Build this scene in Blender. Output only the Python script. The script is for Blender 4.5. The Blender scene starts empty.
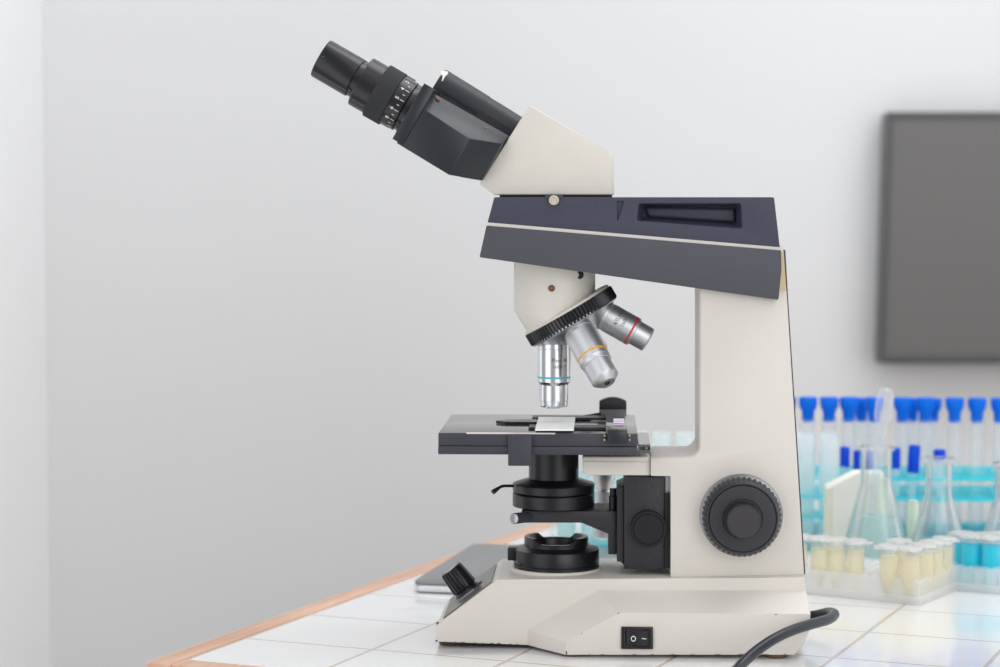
import bpy, bmesh, math, random
from mathutils import Vector, Matrix
from math import sin, cos, pi, radians, atan2, sqrt
random.seed(7)
SC = bpy.context.scene
COL = SC.collection

# ------------------------------------------------------------------ camera, world, light, exposure
F_PX, HC, D0, HORIZON = 2200.0, 0.291, 1.43, 205.0
PITCH = math.atan((333.5 - HORIZON) / F_PX)
CAM = Vector((0.0, -D0, HC))
cd = bpy.data.cameras.new('camera'); cam = bpy.data.objects.new('camera', cd); COL.objects.link(cam)
cam.location = CAM
cam.rotation_euler = (pi/2 - PITCH, 0, 0)
cd.sensor_width = 36.0; cd.lens = F_PX / 1000 * 36.0
cd.clip_start = 0.05; cd.clip_end = 50
cd.dof.use_dof = True; cd.dof.focus_distance = 1.425; cd.dof.aperture_fstop = 6.9
SC.camera = cam
w = bpy.data.worlds.new('world'); SC.world = w; w.use_nodes = True
def world_nodes():            # bright surround with made-up bright and dim upright bands, added for contrast on metals
    nt = w.node_tree; bg = nt.nodes['Background']
    tc = nt.nodes.new('ShaderNodeTexCoord'); sp = nt.nodes.new('ShaderNodeSeparateXYZ'); nt.links.new(tc.outputs['Generated'], sp.inputs[0])
    at = nt.nodes.new('ShaderNodeMath'); at.operation = 'ARCTAN2'; nt.links.new(sp.outputs[0], at.inputs[0]); nt.links.new(sp.outputs[1], at.inputs[1])
    ml = nt.nodes.new('ShaderNodeMath'); ml.operation = 'MULTIPLY'; ml.inputs[1].default_value = 5.0; nt.links.new(at.outputs[0], ml.inputs[0])
    ad = nt.nodes.new('ShaderNodeMath'); ad.operation = 'ADD'; ad.inputs[1].default_value = 0.9; nt.links.new(ml.outputs[0], ad.inputs[0])
    sn = nt.nodes.new('ShaderNodeMath'); sn.operation = 'SINE'; nt.links.new(ad.outputs[0], sn.inputs[0])
    mr = nt.nodes.new('ShaderNodeMapRange'); mr.inputs['From Min'].default_value = -0.6; mr.inputs['From Max'].default_value = 0.6
    mr.inputs['To Min'].default_value = 0.42; mr.inputs['To Max'].default_value = 1.50; nt.links.new(sn.outputs[0], mr.inputs['Value'])
    bg.inputs[0].default_value = (0.97, 0.985, 1.0, 1)
    nt.links.new(mr.outputs[0], bg.inputs[1])
world_nodes()

def area(name, loc, target, sx, sy, power, col=(1, 1, 1)):
    ld = bpy.data.lights.new(name, 'AREA'); ld.shape = 'RECTANGLE'; ld.size = sx; ld.size_y = sy
    ld.energy = power; ld.color = col
    o = bpy.data.objects.new(name, ld); COL.objects.link(o); o.location = loc
    o.rotation_euler = (Vector(target) - Vector(loc)).to_track_quat('-Z', 'Y').to_euler()
    return o
area('window_light', (1.1, -2.7, 0.85), (0.1, 0.2, 0.15), 1.9, 1.3, 13, (1, 0.99, 0.975))
area('ceiling_light', (0.70, 0.35, 1.85), (0.3, 0.75, 0.0), 1.4, 1.1, 13.5, (0.98, 0.99, 1))
SC.view_settings.view_transform = 'Standard'
SC.view_settings.look = 'None'
SC.view_settings.gamma = 1.0
SC.view_settings.use_curve_mapping = False
SC.view_settings.exposure = 0.04
SC.cycles.transparent_max_bounces = 48
SC.cycles.max_bounces = 12
SC.cycles.use_denoising = True

# ------------------------------------------------------------------ where a pixel of the photo lies in space
def ray(px, py, f):
    """ray of the photograph in frame f (angle about z through the origin)"""
    x = (px - 500) / F_PX; y = -(py - 333.5) / F_PX
    d = Vector((x, cos(PITCH) + y * sin(PITCH), -sin(PITCH) + y * cos(PITCH)))
    R = Matrix.Rotation(-f, 3, 'Z')
    return R @ CAM, R @ d
TH = radians(-2.6)              # the microscope's turn on the table
def L(px, py, y, f=TH):
    o, d = ray(px, py, f); t = (y - o.y) / d.y
    return o + d * t
def W(px, py, depth):            # world point at distance depth from the camera
    return L(px, py, depth - D0, 0.0)
def T(px, py, z=0.0):            # world point on the plane z
    o, d = ray(px, py, 0.0); t = (z - o.z) / d.z
    return o + d * t
def S(y): return (D0 + y) / F_PX  # metres per pixel

# ------------------------------------------------------------------ materials
def mat(name, col, rough=0.5, metal=0.0, spec=0.5, bump=0.0, bscale=400, var=0.0, vscale=8, coat=0.0):
    m = bpy.data.materials.new(name); m.use_nodes = True
    nt = m.node_tree; b = nt.nodes['Principled BSDF']
    b.inputs['Base Color'].default_value = (*col, 1)
    b.inputs['Roughness'].default_value = rough; b.inputs['Metallic'].default_value = metal
    b.inputs['Specular IOR Level'].default_value = spec
    b.inputs['Coat Weight'].default_value = coat
    tc = nt.nodes.new('ShaderNodeTexCoord')
    if bump:
        n = nt.nodes.new('ShaderNodeTexNoise'); n.inputs['Scale'].default_value = bscale; n.inputs['Detail'].default_value = 3
        nt.links.new(tc.outputs['Object'], n.inputs['Vector'])
        bp = nt.nodes.new('ShaderNodeBump'); bp.inputs['Strength'].default_value = bump; bp.inputs['Distance'].default_value = 0.0006
        nt.links.new(n.outputs['Fac'], bp.inputs['Height']); nt.links.new(bp.outputs[0], b.inputs['Normal'])
    if var:
        n = nt.nodes.new('ShaderNodeTexNoise'); n.inputs['Scale'].default_value = vscale; n.inputs['Detail'].default_value = 5
        nt.links.new(tc.outputs['Object'], n.inputs['Vector'])
        r = nt.nodes.new('ShaderNodeMapRange'); r.inputs['From Min'].default_value = 0.3; r.inputs['From Max'].default_value = 0.7
        r.inputs['To Min'].default_value = 1 - var; r.inputs['To Max'].default_value = 1 + var * 0.4
        nt.links.new(n.outputs['Fac'], r.inputs['Value'])
        h = nt.nodes.new('ShaderNodeHueSaturation'); h.inputs['Color'].default_value = (*col, 1)
        nt.links.new(r.outputs[0], h.inputs['Value']); nt.links.new(h.outputs[0], b.inputs['Base Color'])
    return m

def chip(m, thr=0.7, scale=60, col=(0.7, 0.68, 0.66)):
    """small worn chips with a shape of their own over the paint of m"""
    nt = m.node_tree; b = nt.nodes['Principled BSDF']
    tc = nt.nodes.new('ShaderNodeTexCoord')
    n = nt.nodes.new('ShaderNodeTexNoise'); n.inputs['Scale'].default_value = scale; n.inputs['Detail'].default_value = 4
    nt.links.new(tc.outputs['Object'], n.inputs['Vector'])
    r = nt.nodes.new('ShaderNodeMapRange'); r.inputs['From Min'].default_value = thr; r.inputs['From Max'].default_value = thr + 0.015
    nt.links.new(n.outputs['Fac'], r.inputs['Value'])
    mx = nt.nodes.new('ShaderNodeMix'); mx.data_type = 'RGBA'
    src = b.inputs['Base Color'].links[0].from_socket if b.inputs['Base Color'].links else None
    if src: nt.links.new(src, mx.inputs[6])
    else: mx.inputs[6].default_value = b.inputs['Base Color'].default_value[:]
    mx.inputs[7].default_value = (*col, 1)
    nt.links.new(r.outputs[0], mx.inputs[0]); nt.links.new(mx.outputs[2], b.inputs['Base Color'])
    return m

def clear(name, tint, body=0.15, gloss=0.5, bcol=None, rough=0.1):
    """clear plastic or glass: tinted see-through, a little milky body, a glossy skin"""
    m = bpy.data.materials.new(name); m.use_nodes = True
    nt = m.node_tree; nt.nodes.clear()
    out = nt.nodes.new('ShaderNodeOutputMaterial')
    tr = nt.nodes.new('ShaderNodeBsdfTransparent'); tr.inputs[0].default_value = (*tint, 1)
    df = nt.nodes.new('ShaderNodeBsdfDiffuse'); df.inputs[0].default_value = (*(bcol or tint), 1)
    tl = nt.nodes.new('ShaderNodeBsdfTranslucent'); tl.inputs[0].default_value = (*(bcol or tint), 1)
    a = nt.nodes.new('ShaderNodeMixShader'); a.inputs[0].default_value = 0.5
    nt.links.new(df.outputs[0], a.inputs[1]); nt.links.new(tl.outputs[0], a.inputs[2])
    b = nt.nodes.new('ShaderNodeMixShader'); b.inputs[0].default_value = body
    nt.links.new(tr.outputs[0], b.inputs[1]); nt.links.new(a.outputs[0], b.inputs[2])
    gl = nt.nodes.new('ShaderNodeBsdfGlossy'); gl.inputs['Roughness'].default_value = rough
    lw = nt.nodes.new('ShaderNodeLayerWeight'); lw.inputs['Blend'].default_value = 0.35
    mu = nt.nodes.new('ShaderNodeMath'); mu.operation = 'MULTIPLY'; mu.inputs[1].default_value = gloss
    nt.links.new(lw.outputs['Facing'], mu.inputs[0])
    c = nt.nodes.new('ShaderNodeMixShader')
    nt.links.new(mu.outputs[0], c.inputs[0]); nt.links.new(b.outputs[0], c.inputs[1]); nt.links.new(gl.outputs[0], c.inputs[2])
    nt.links.new(c.outputs[0], out.inputs[0])
    return m

M = {}
M['cream'] = mat('cream_paint', (0.685, 0.645, 0.59), 0.42, bump=0.12, bscale=900, var=0.035, vscale=14)
M['cream_old'] = mat('aged_cream_paint', (0.60, 0.54, 0.46), 0.5, bump=0.1, bscale=700, var=0.08, vscale=25)
M['head'] = mat('cream_paint_head', (0.70, 0.66, 0.60), 0.45, bump=0.15, bscale=1100, var=0.05, vscale=20)
M['navy'] = mat('navy_grain_plastic', (0.052, 0.054, 0.082), 0.5, spec=0.35, bump=0.6, bscale=900)
M['charcoal'] = mat('charcoal_panel', (0.080, 0.081, 0.098), 0.62, spec=0.35, bump=0.1, bscale=700, var=0.06, vscale=12)
M['black'] = mat('black_metal_paint', (0.022, 0.022, 0.028), 0.42, spec=0.4, bump=0.6, bscale=650)
M['satin'] = mat('satin_black_metal', (0.009, 0.009, 0.012), 0.3, spec=0.4)
M['eyeblack'] = chip(mat('glossy_black_eyepiece', (0.008, 0.008, 0.011), 0.24, spec=0.5), 0.72, 150)
M['rubber'] = mat('ribbed_rubber', (0.030, 0.031, 0.037), 0.7, spec=0.35)
M['housing'] = mat('black_housing', (0.012, 0.016, 0.022), 0.34, spec=0.5, bump=0.05, bscale=500)
M['housing2'] = chip(mat('worn_black_housing', (0.022, 0.023, 0.030), 0.42, spec=0.4, bump=0.05), 0.76, 130)
M['plate'] = mat('stage_black_enamel', (0.10, 0.095, 0.09), 0.17, spec=0.5, coat=0.35)
M['platefront'] = mat('stage_side_paint', (0.045, 0.045, 0.060), 0.5, spec=0.4, bump=0.15, bscale=600, var=0.1, vscale=40)
M['chrome'] = mat('chrome', (0.72, 0.74, 0.77), 0.16, 1.0)
M['satin_silver'] = mat('satin_silver', (0.66, 0.67, 0.69), 0.46, 1.0)
M['dark_steel'] = mat('dark_steel', (0.22, 0.22, 0.23), 0.35, 1.0)
M['steel'] = mat('steel', (0.45, 0.46, 0.48), 0.3, 1.0)
M['brass'] = mat('dull_brass', (0.62, 0.55, 0.44), 0.4, 0.6)
M['copper'] = mat('brown_screw', (0.25, 0.13, 0.08), 0.5, 0.4)
M['wornedge'] = mat('bare_worn_edge', (0.75, 0.68, 0.66), 0.5)
M['tape'] = mat('yellowed_tape', (0.72, 0.60, 0.36), 0.6)
M['purple_black'] = mat('dark_back_cover', (0.06, 0.035, 0.05), 0.4)
M['footbrown'] = mat('brown_rubber', (0.12, 0.07, 0.04), 0.7)
M['white_print'] = mat('white_print', (0.85, 0.80, 0.78), 0.5)
M['black_print'] = mat('black_print', (0.03, 0.03, 0.03), 0.5)
M['blue_band'] = mat('light_blue_band', (0.10, 0.50, 0.62), 0.4)
M['orange_band'] = mat('orange_band', (0.85, 0.42, 0.03), 0.4)
M['red_band'] = mat('red_band', (0.62, 0.03, 0.05), 0.4)
M['cord'] = mat('grey_black_cord', (0.018, 0.023, 0.032), 0.3, spec=0.4)
M['label_plate'] = mat('dark_control_plate', (0.13, 0.12, 0.11), 0.3)
M['lens'] = mat('lens_glass', (0.85, 0.86, 0.86), 0.05, 0.0, 0.8)
M['lensdark'] = mat('dark_lens', (0.02, 0.02, 0.03), 0.05, 0.0, 0.9)
M['amethyst'] = mat('violet_glass_knob', (0.86, 0.72, 0.92), 0.12, 0.2)
M['capblue'] = mat('bright_blue_cap', (0.0, 0.15, 0.76), 0.5, spec=0.2)
M['capdark'] = mat('deep_blue_cap', (0.0, 0.06, 0.62), 0.4, spec=0.2)
M['whiteplastic'] = mat('white_plastic', (0.88, 0.88, 0.87), 0.4)
M['tubeclear'] = clear('clear_tube', (1.0, 1.0, 1.0), 0.08, 0.3, (0.98, 0.98, 1.0))
M['tubefrost'] = clear('frosted_tube', (0.985, 0.998, 1.0), 0.24, 0.2, (0.98, 1.0, 1.0))
M['glass'] = clear('flask_glass', (0.985, 0.995, 0.997), 0.04, 0.95, (0.9, 0.97, 0.97), 0.06)
M['teal'] = clear('teal_plastic', (0.60, 0.95, 0.98), 0.45, 0.2, (0.10, 0.90, 0.97))
M['tealdark'] = mat('teal_bar', (0.0, 0.55, 0.70), 0.35)
M['tealpale'] = clear('pale_teal_plastic', (0.97, 1.0, 1.0), 0.14, 0.3, (0.80, 0.96, 0.97))
M['liqblue'] = clear('blue_liquid', (0.90, 0.99, 1.0), 0.45, 0.1, (0.80, 0.97, 0.98))
M['liqcyan'] = clear('cyan_liquid', (0.3, 0.95, 1.0), 0.9, 0.02, (0.0, 0.86, 1.0))
M['liqyellow'] = clear('straw_liquid', (1.0, 0.97, 0.86), 0.5, 0.05, (1.0, 0.95, 0.78))
M['liqgreen'] = mat('pale_green_liquid', (0.70, 0.84, 0.66), 0.5)
M['rackclear'] = clear('clear_rack', (1.0, 1.0, 1.0), 0.30, 0.12, (1.0, 1.0, 1.0))
M['tubelid'] = clear('milky_lid', (0.97, 0.97, 0.96), 0.6, 0.3, (0.93, 0.93, 0.92))
M['fineknob'] = mat('satin_knob_face', (0.036, 0.031, 0.038), 0.36)
M['coarse'] = mat('coarse_knob_face', (0.026, 0.026, 0.034), 0.42)
M['block'] = mat('cream_card', (0.86, 0.87, 0.80), 0.7)
M['blockside'] = mat('yellow_cream_card', (0.78, 0.77, 0.62), 0.7)
M['screen'] = mat('grey_glossy_screen', (0.125, 0.120, 0.117), 0.3, 0.0, 0.4)
M['bezel'] = mat('dark_grey_bezel', (0.075, 0.075, 0.078), 0.35)
M['laptop_dark'] = mat('space_grey_lid', (0.24, 0.245, 0.255), 0.32, 0.5)
M['laptop_silver'] = mat('silver_rim', (0.74, 0.75, 0.78), 0.3, 0.5)
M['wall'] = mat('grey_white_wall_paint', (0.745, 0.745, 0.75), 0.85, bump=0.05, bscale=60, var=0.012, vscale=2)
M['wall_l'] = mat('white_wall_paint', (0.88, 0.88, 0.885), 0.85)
M['floor'] = mat('floor_tile', (0.45, 0.44, 0.42), 0.5, var=0.1, vscale=3)

def tile_material():
    m = bpy.data.materials.new('white_tiles'); m.use_nodes = True
    nt = m.node_tree; b = nt.nodes['Principled BSDF']
    tc = nt.nodes.new('ShaderNodeTexCoord'); mp = nt.nodes.new('ShaderNodeMapping')
    nt.links.new(tc.outputs['Object'], mp.inputs[0])
    mp.inputs['Location'].default_value = (-0.0190, -0.003, 0)
    br = nt.nodes.new('ShaderNodeTexBrick')
    br.offset = 0.0; br.squash = 1.0
    br.inputs['Scale'].default_value = 1.0
    br.inputs['Brick Width'].default_value = 0.095; br.inputs['Row Height'].default_value = 0.0925
    br.inputs['Mortar Size'].default_value = 0.0018; br.inputs['Mortar Smooth'].default_value = 0.5
    br.inputs['Bias'].default_value = 0.0
    br.inputs['Color1'].default_value = (0.92, 0.915, 0.91, 1); br.inputs['Color2'].default_value = (0.88, 0.88, 0.90, 1)
    br.inputs['Mortar'].default_value = (0.66, 0.55, 0.45, 1)
    nt.links.new(mp.outputs[0], br.inputs['Vector'])
    n = nt.nodes.new('ShaderNodeTexNoise'); n.inputs['Scale'].default_value = 14; n.inputs['Detail'].default_value = 6; n.inputs['Distortion'].default_value = 1.2
    nt.links.new(tc.outputs['Object'], n.inputs['Vector'])
    rp = nt.nodes.new('ShaderNodeMapRange'); rp.inputs['From Min'].default_value = 0.57; rp.inputs['From Max'].default_value = 0.72
    nt.links.new(n.outputs['Fac'], rp.inputs['Value'])
    mx = nt.nodes.new('ShaderNodeMix'); mx.data_type = 'RGBA'; mx.inputs[7].default_value = (0.66, 0.67, 0.70, 1)
    ml = nt.nodes.new('ShaderNodeMath'); ml.operation = 'MULTIPLY'; ml.inputs[1].default_value = 0.4
    nt.links.new(rp.outputs[0], ml.inputs[0]); nt.links.new(ml.outputs[0], mx.inputs[0])
    nt.links.new(br.outputs['Color'], mx.inputs[6]); nt.links.new(mx.outputs[2], b.inputs['Base Color'])
    b.inputs['Roughness'].default_value = 0.18; b.inputs['Coat Weight'].default_value = 0.8; b.inputs['Coat Roughness'].default_value = 0.1
    bp = nt.nodes.new('ShaderNodeBump'); bp.inputs['Strength'].default_value = 0.5; bp.inputs['Distance'].default_value = 0.001; bp.invert = True
    nt.links.new(br.outputs['Fac'], bp.inputs['Height']); nt.links.new(bp.outputs[0], b.inputs['Normal'])
    return m
def wood_material():
    m = bpy.data.materials.new('orange_wood'); m.use_nodes = True
    nt = m.node_tree; b = nt.nodes['Principled BSDF']
    tc = nt.nodes.new('ShaderNodeTexCoord'); mp = nt.nodes.new('ShaderNodeMapping'); mp.inputs['Scale'].default_value = (40, 3, 40)
    nt.links.new(tc.outputs['Object'], mp.inputs[0])
    n = nt.nodes.new('ShaderNodeTexNoise'); n.inputs['Scale'].default_value = 3; n.inputs['Detail'].default_value = 8
    nt.links.new(mp.outputs[0], n.inputs['Vector'])
    r = nt.nodes.new('ShaderNodeValToRGB'); r.color_ramp.elements[0].position = 0.3; r.color_ramp.elements[1].position = 0.7
    r.color_ramp.elements[0].color = (0.56, 0.32, 0.21, 1); r.color_ramp.elements[1].color = (0.76, 0.49, 0.36, 1)
    nt.links.new(n.outputs['Fac'], r.inputs[0]); nt.links.new(r.outputs[0], b.inputs['Base Color'])
    b.inputs['Roughness'].default_value = 0.45
    return m
M['tile'] = tile_material(); M['wood'] = wood_material()

# ------------------------------------------------------------------ mesh helpers
def BM(): return bmesh.new()
def xz(pts, y):           # photo outline -> frame outline at depth y of the microscope
    return [(p.x, p.z) for p in (L(a, b, y) for a, b in pts)]
def prism(bm, pts, y0, y1, mi=0):
    a = [bm.verts.new((x, y0, z)) for x, z in pts]; b = [bm.verts.new((x, y1, z)) for x, z in pts]
    fs = [bm.faces.new(a), bm.faces.new(b[::-1])]
    n = len(pts)
    for i in range(n): fs.append(bm.faces.new((a[i], b[i], b[(i+1) % n], a[(i+1) % n])))
    for f in fs: f.material_index = mi
    bmesh.ops.recalc_face_normals(bm, faces=fs)
    return a, b, fs
def box(bm, x0, x1, y0, y1, z0, z1, mi=0):
    return prism(bm, [(x0, z0), (x1, z0), (x1, z1), (x0, z1)], y0, y1, mi)
def bev(bm, off, seg=2, ang=25, sel=None):
    es = [e for e in bm.edges if len(e.link_faces) == 2 and e.calc_face_angle(0) > radians(ang) and (sel is None or sel(e))]
    if es: bmesh.ops.bevel(bm, geom=es, offset=off, segments=seg, profile=0.5, affect='EDGES', clamp_overlap=True)
    return bm
def hull(bm, pts, mi=0):
    vs = [bm.verts.new(p) for p in pts]
    r = bmesh.ops.convex_hull(bm, input=vs)
    dele = [v for v in vs if v.is_valid and not v.link_faces]
    bmesh.ops.delete(bm, geom=dele, context='VERTS')
    bmesh.ops.dissolve_limit(bm, angle_limit=radians(1.5), verts=bm.verts[:], edges=bm.edges[:])
    for f in bm.faces: f.material_index = mi
    return bm
def basis(ax, ref=None):
    ax = Vector(ax).normalized()
    ref = Vector(ref) if ref is not None else (Vector((0, 0, 1)) if abs(ax.z) < 0.9 else Vector((0, -1, 0)))
    u = (ref - ax * ref.dot(ax)).normalized(); v = ax.cross(u)
    return ax, u, v
def lathe(bm, prof, org, ax, n=64, rf=None, ref=None, sf=None):
    """prof: (s, r[, material, tag]); rf(r, angle, tag) -> r, sf(s, angle, tag) -> s"""
    ax, u, v = basis(ax, ref); org = Vector(org); rings = []
    for p in prof:
        s, r = p[0], p[1]; tag = p[3] if len(p) > 3 else None
        if r <= 1e-7: rings.append([bm.verts.new(org + ax * s)]); continue
        ring = []
        for i in range(n):
            a = 2 * pi * i / n
            rr = rf(r, a, tag) if rf else r
            ss = sf(s, a, tag) if sf else s
            ring.append(bm.verts.new(org + ax * ss + (u * cos(a) + v * sin(a)) * rr))
        rings.append(ring)
    fs = []
    for k in range(len(rings) - 1):
        A, B = rings[k], rings[k+1]; mi = prof[k][2] if len(prof[k]) > 2 and prof[k][2] is not None else 0
        for i in range(n):
            j = (i + 1) % n
            if len(A) == 1 and len(B) == 1: continue
            if len(A) == 1: f = bm.faces.new((A[0], B[j], B[i]))
            elif len(B) == 1: f = bm.faces.new((A[i], A[j], B[0]))
            else: f = bm.faces.new((A[i], A[j], B[j], B[i]))
            f.material_index = mi; fs.append(f)
    for R in (rings[0], rings[-1]):
        if len(R) > 1: fs.append(bm.faces.new(R))
    bmesh.ops.recalc_face_normals(bm, faces=fs)
    return bm
def open_lathe(bm, prof, org, ax, n=24, mi=0):   # closed skin given as loop profile (outer then inner), both ends on the axis
    return lathe(bm, [(s, r, mi) for s, r in prof], org, ax, n)
def tube(bm, pts, r, n=16, mi=0):
    pts = [Vector(p) for p in pts]; rings = []
    up = Vector((0, 1, 0.01)).normalized(); prev = None
    for i, p in enumerate(pts):
        t = (pts[min(i+1, len(pts)-1)] - pts[max(i-1, 0)]).normalized()
        if prev is None: u = (up - t * up.dot(t)).normalized()
        else: u = (prev - t * prev.dot(t)).normalized()
        prev = u; v = t.cross(u)
        rr = r[i] if isinstance(r, (list, tuple)) else r
        rings.append([bm.verts.new(p + (u * cos(2*pi*k/n) + v * sin(2*pi*k/n)) * rr) for k in range(n)])
    fs = []
    for a, b in zip(rings, rings[1:]):
        for k in range(n): fs.append(bm.faces.new((a[k], a[(k+1) % n], b[(k+1) % n], b[k])))
    fs.append(bm.faces.new(rings[0])); fs.append(bm.faces.new(rings[-1]))
    for f in fs: f.material_index = mi
    bmesh.ops.recalc_face_normals(bm, faces=fs)
    return bm
def spline(pts, sub=8):
    P = [Vector(p) for p in pts]; P = [P[0]*2 - P[1]] + P + [P[-1]*2 - P[-2]]; out = []
    for i in range(1, len(P) - 2):
        for k in range(sub):
            t = k / sub; a, b, c, d = P[i-1:i+3]
            out.append(0.5*((2*b) + (c-a)*t + (2*a-5*b+4*c-d)*t*t + (3*b-a-3*c+d)*t**3))
    out.append(P[-2]); return out
def boolean(bma, bmb, op='DIFFERENCE'):
    obs = []
    for b in (bma, bmb):
        me = bpy.data.meshes.new('tmp'); b.to_mesh(me); b.free()
        o = bpy.data.objects.new('tmp', me); COL.objects.link(o); obs.append(o)
    md = obs[0].modifiers.new('b', 'BOOLEAN'); md.operation = op; md.object = obs[1]; md.solver = 'EXACT'
    dg = bpy.context.evaluated_depsgraph_get(); dg.update()
    me = bpy.data.meshes.new_from_object(obs[0].evaluated_get(dg))
    r = bmesh.new(); r.from_mesh(me)
    for o in obs: bpy.data.objects.remove(o)
    return r
def text_bm(s, size, fn, bold=0.0):
    """letters as faces; fn maps letter plane (x, y) to a point"""
    cu = bpy.data.curves.new('t', 'FONT'); cu.body = s; cu.size = size; cu.align_x = 'CENTER'; cu.align_y = 'CENTER'; cu.resolution_u = 3; cu.offset = bold
    o = bpy.data.objects.new('t', cu); COL.objects.link(o)
    dg = bpy.context.evaluated_depsgraph_get(); dg.update()
    me = bpy.data.meshes.new_from_object(o.evaluated_get(dg))
    b = bmesh.new(); b.from_mesh(me); bpy.data.objects.remove(o)
    for v in b.verts: v.co = fn(v.co.x, v.co.y)
    return b
def join(bm, other):
    me = bpy.data.meshes.new('j'); other.to_mesh(me); other.free(); bm.from_mesh(me); return bm

OFF = {}      # where each object's origin lies in its own frame
def obj(name, bm, m, parent=None, sharp=35, origin=None, label=None):
    me = bpy.data.meshes.new(name)
    if origin is None:
        lo = Vector([min(v.co[i] for v in bm.verts) for i in range(3)]); hi = Vector([max(v.co[i] for v in bm.verts) for i in range(3)])
        origin = (lo + hi) / 2
    origin = Vector(origin)
    for v in bm.verts: v.co -= origin
    for f in bm.faces: f.smooth = True
    bm.to_mesh(me); bm.free()
    me.set_sharp_from_angle(angle=radians(sharp))
    for x in (m if isinstance(m, (list, tuple)) else [m]): me.materials.append(M[x])
    o = bpy.data.objects.new(name, me); COL.objects.link(o)
    if parent is not None: o.parent = parent; o.location = origin - OFF[parent.name]
    else: o.location = origin
    OFF[o.name] = origin
    if label: o['label'] = label
    return o
def thing(name, label, cat, loc=(0, 0, 0), rz=0.0, group=None, off=(0, 0, 0)):
    o = bpy.data.objects.new(name, None); COL.objects.link(o); o.empty_display_size = 0.02
    o.location = loc; o.rotation_euler = (0, 0, rz); o['label'] = label; o['category'] = cat
    if group: o['group'] = group
    OFF[o.name] = Vector(off); return o
def dup(root, loc, rz, label=None, rx=None):
    r = root.copy(); COL.objects.link(r); r.location = loc; r.rotation_euler = rx if rx else (0, 0, rz)
    if label: r['label'] = label
    for ch in list(root.children):
        c = ch.copy(); COL.objects.link(c); c.parent = r
        for g in ch.children:
            d = g.copy(); COL.objects.link(d); d.parent = c
    return r
def struct(name, bm, m):
    o = obj(name, bm, m); o['kind'] = 'structure'; return o

# ------------------------------------------------------------------ the room
WALL_Y = 2.75 - D0
cx = W(47, 300, 2.75).x
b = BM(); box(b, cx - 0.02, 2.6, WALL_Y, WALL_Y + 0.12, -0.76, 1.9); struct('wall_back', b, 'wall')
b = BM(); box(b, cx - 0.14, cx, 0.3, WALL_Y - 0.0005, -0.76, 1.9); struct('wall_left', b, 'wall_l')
b = BM(); box(b, cx - 0.14, 2.6, -2.0, WALL_Y + 0.12, -0.84, -0.76); struct('floor', b, 'floor')

# television on the back wall
def television():
    dep = 2.70
    p0 = W(885.5, 112, dep); p1 = W(879, 363.5, dep)
    x0 = (p0.x + p1.x) / 2 + 0.002; z1 = p0.z; z0 = p1.z
    t = thing('television', 'dark grey flat television mounted on the back wall at right', 'television', (x0 + 0.27, WALL_Y, (z0+z1)/2), radians(-0.6), off=(0, 0, 0))
    wd, h = 0.56, z1 - z0
    def shear(bm):
        for v in bm.verts: v.co.x += v.co.z * 0.020
        return bm
    b = BM(); box(b, -0.27, -0.27 + wd, -0.055, -0.012, -h/2, h/2)
    c = BM(); box(c, -0.27 + 0.007, -0.27 + wd - 0.007, -0.09, -0.051, -h/2 + 0.012, h/2 - 0.008)
    b = boolean(b, c); bev(b, 0.0015, 2); obj('bezel', shear(b), 'bezel', t)
    b = BM(); box(b, -0.27 + 0.0071, -0.27 + wd - 0.0071, -0.0525, -0.0511, -h/2 + 0.0121, h/2 - 0.0081); obj('screen', shear(b), 'screen', t)
    b = BM(); box(b, -0.06, 0.06, -0.0121, 0.0, -0.06, 0.06); obj('wall_bracket', b, 'black', t)
television()

# ------------------------------------------------------------------ the tiled table
TA = atan2(935, F_PX)            # turn of the table clockwise
C0 = T(145, 663)                 # its near left corner
def table():
    rz = -TA
    t = thing('table', 'white tiled table with an orange wooden edge strip', 'table', (C0.x, C0.y, -0.76), rz, off=(0, 0, -0.76))
    wx, ly, e = 1.05, 1.14, 0.0185
    b = BM(); box(b, e, wx - e, e, ly - e, -0.03, 0.0)
    o = obj('tiled_top', b, 'tile', t, origin=(0, 0, 0))
    for (x0, x1, y0, y1) in ((0, e - 0.0003, 0, ly), (wx - e + 0.0003, wx, 0, ly), (e, wx - e, 0, e - 0.0003), (e, wx - e, ly - e + 0.0003, ly)):
        b = BM(); box(b, x0, x1, y0, y1, -0.045, 0.0008); bev(b, 0.002, 3); obj('wooden_edge', b, 'wood', t)
    for (x, y) in ((0.05, 0.05), (wx - 0.11, 0.05), (0.05, ly - 0.11), (wx - 0.11, ly - 0.11)):
        b = BM(); box(b, x, x + 0.06, y, y + 0.06, -0.76, -0.0305); bev(b, 0.003, 2); obj('leg', b, 'wood', t)
    for (x0, x1, y0, y1) in ((0.111, wx - 0.111, 0.06, 0.08), (0.111, wx - 0.111, ly - 0.08, ly - 0.06), (0.06, 0.08, 0.111, ly - 0.111), (wx - 0.08, wx - 0.06, 0.111, ly - 0.111)):
        b = BM(); box(b, x0, x1, y0, y1, -0.12, -0.0305); obj('apron', b, 'wood', t)
table()

# ------------------------------------------------------------------ the microscope
YC = 0.0425                      # depth of its middle plane
CEN = Vector((0.08, YC, 0.0))
R_TH = Matrix.Rotation(TH, 3, 'Z')
scope = thing('microscope', 'cream and black binocular laboratory microscope on the white tiled table', 'microscope', R_TH @ CEN, TH, off=CEN)
def P(px, py, y=YC): return L(px, py, y)
def pdir(dx, dy, y=YC, at=(560, 330)):   # direction in the side plane from a pixel direction
    return (L(at[0] + dx, at[1] + dy, y) - L(at[0], at[1], y)).normalized()
sC = S(YC)

def screw(px, py, y, r, parent, m='copper', name='screw', h=0.0012):
    b = BM(); o = L(px, py, y)
    lathe(b, [(0.0015, r), (-h, r), (-h - 0.0004, r * 0.75), (-h + 0.0002, r * 0.5), (-h + 0.0002, 0)], o, (0, 1, 0), 20)
    return obj(name, b, m, parent)

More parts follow.
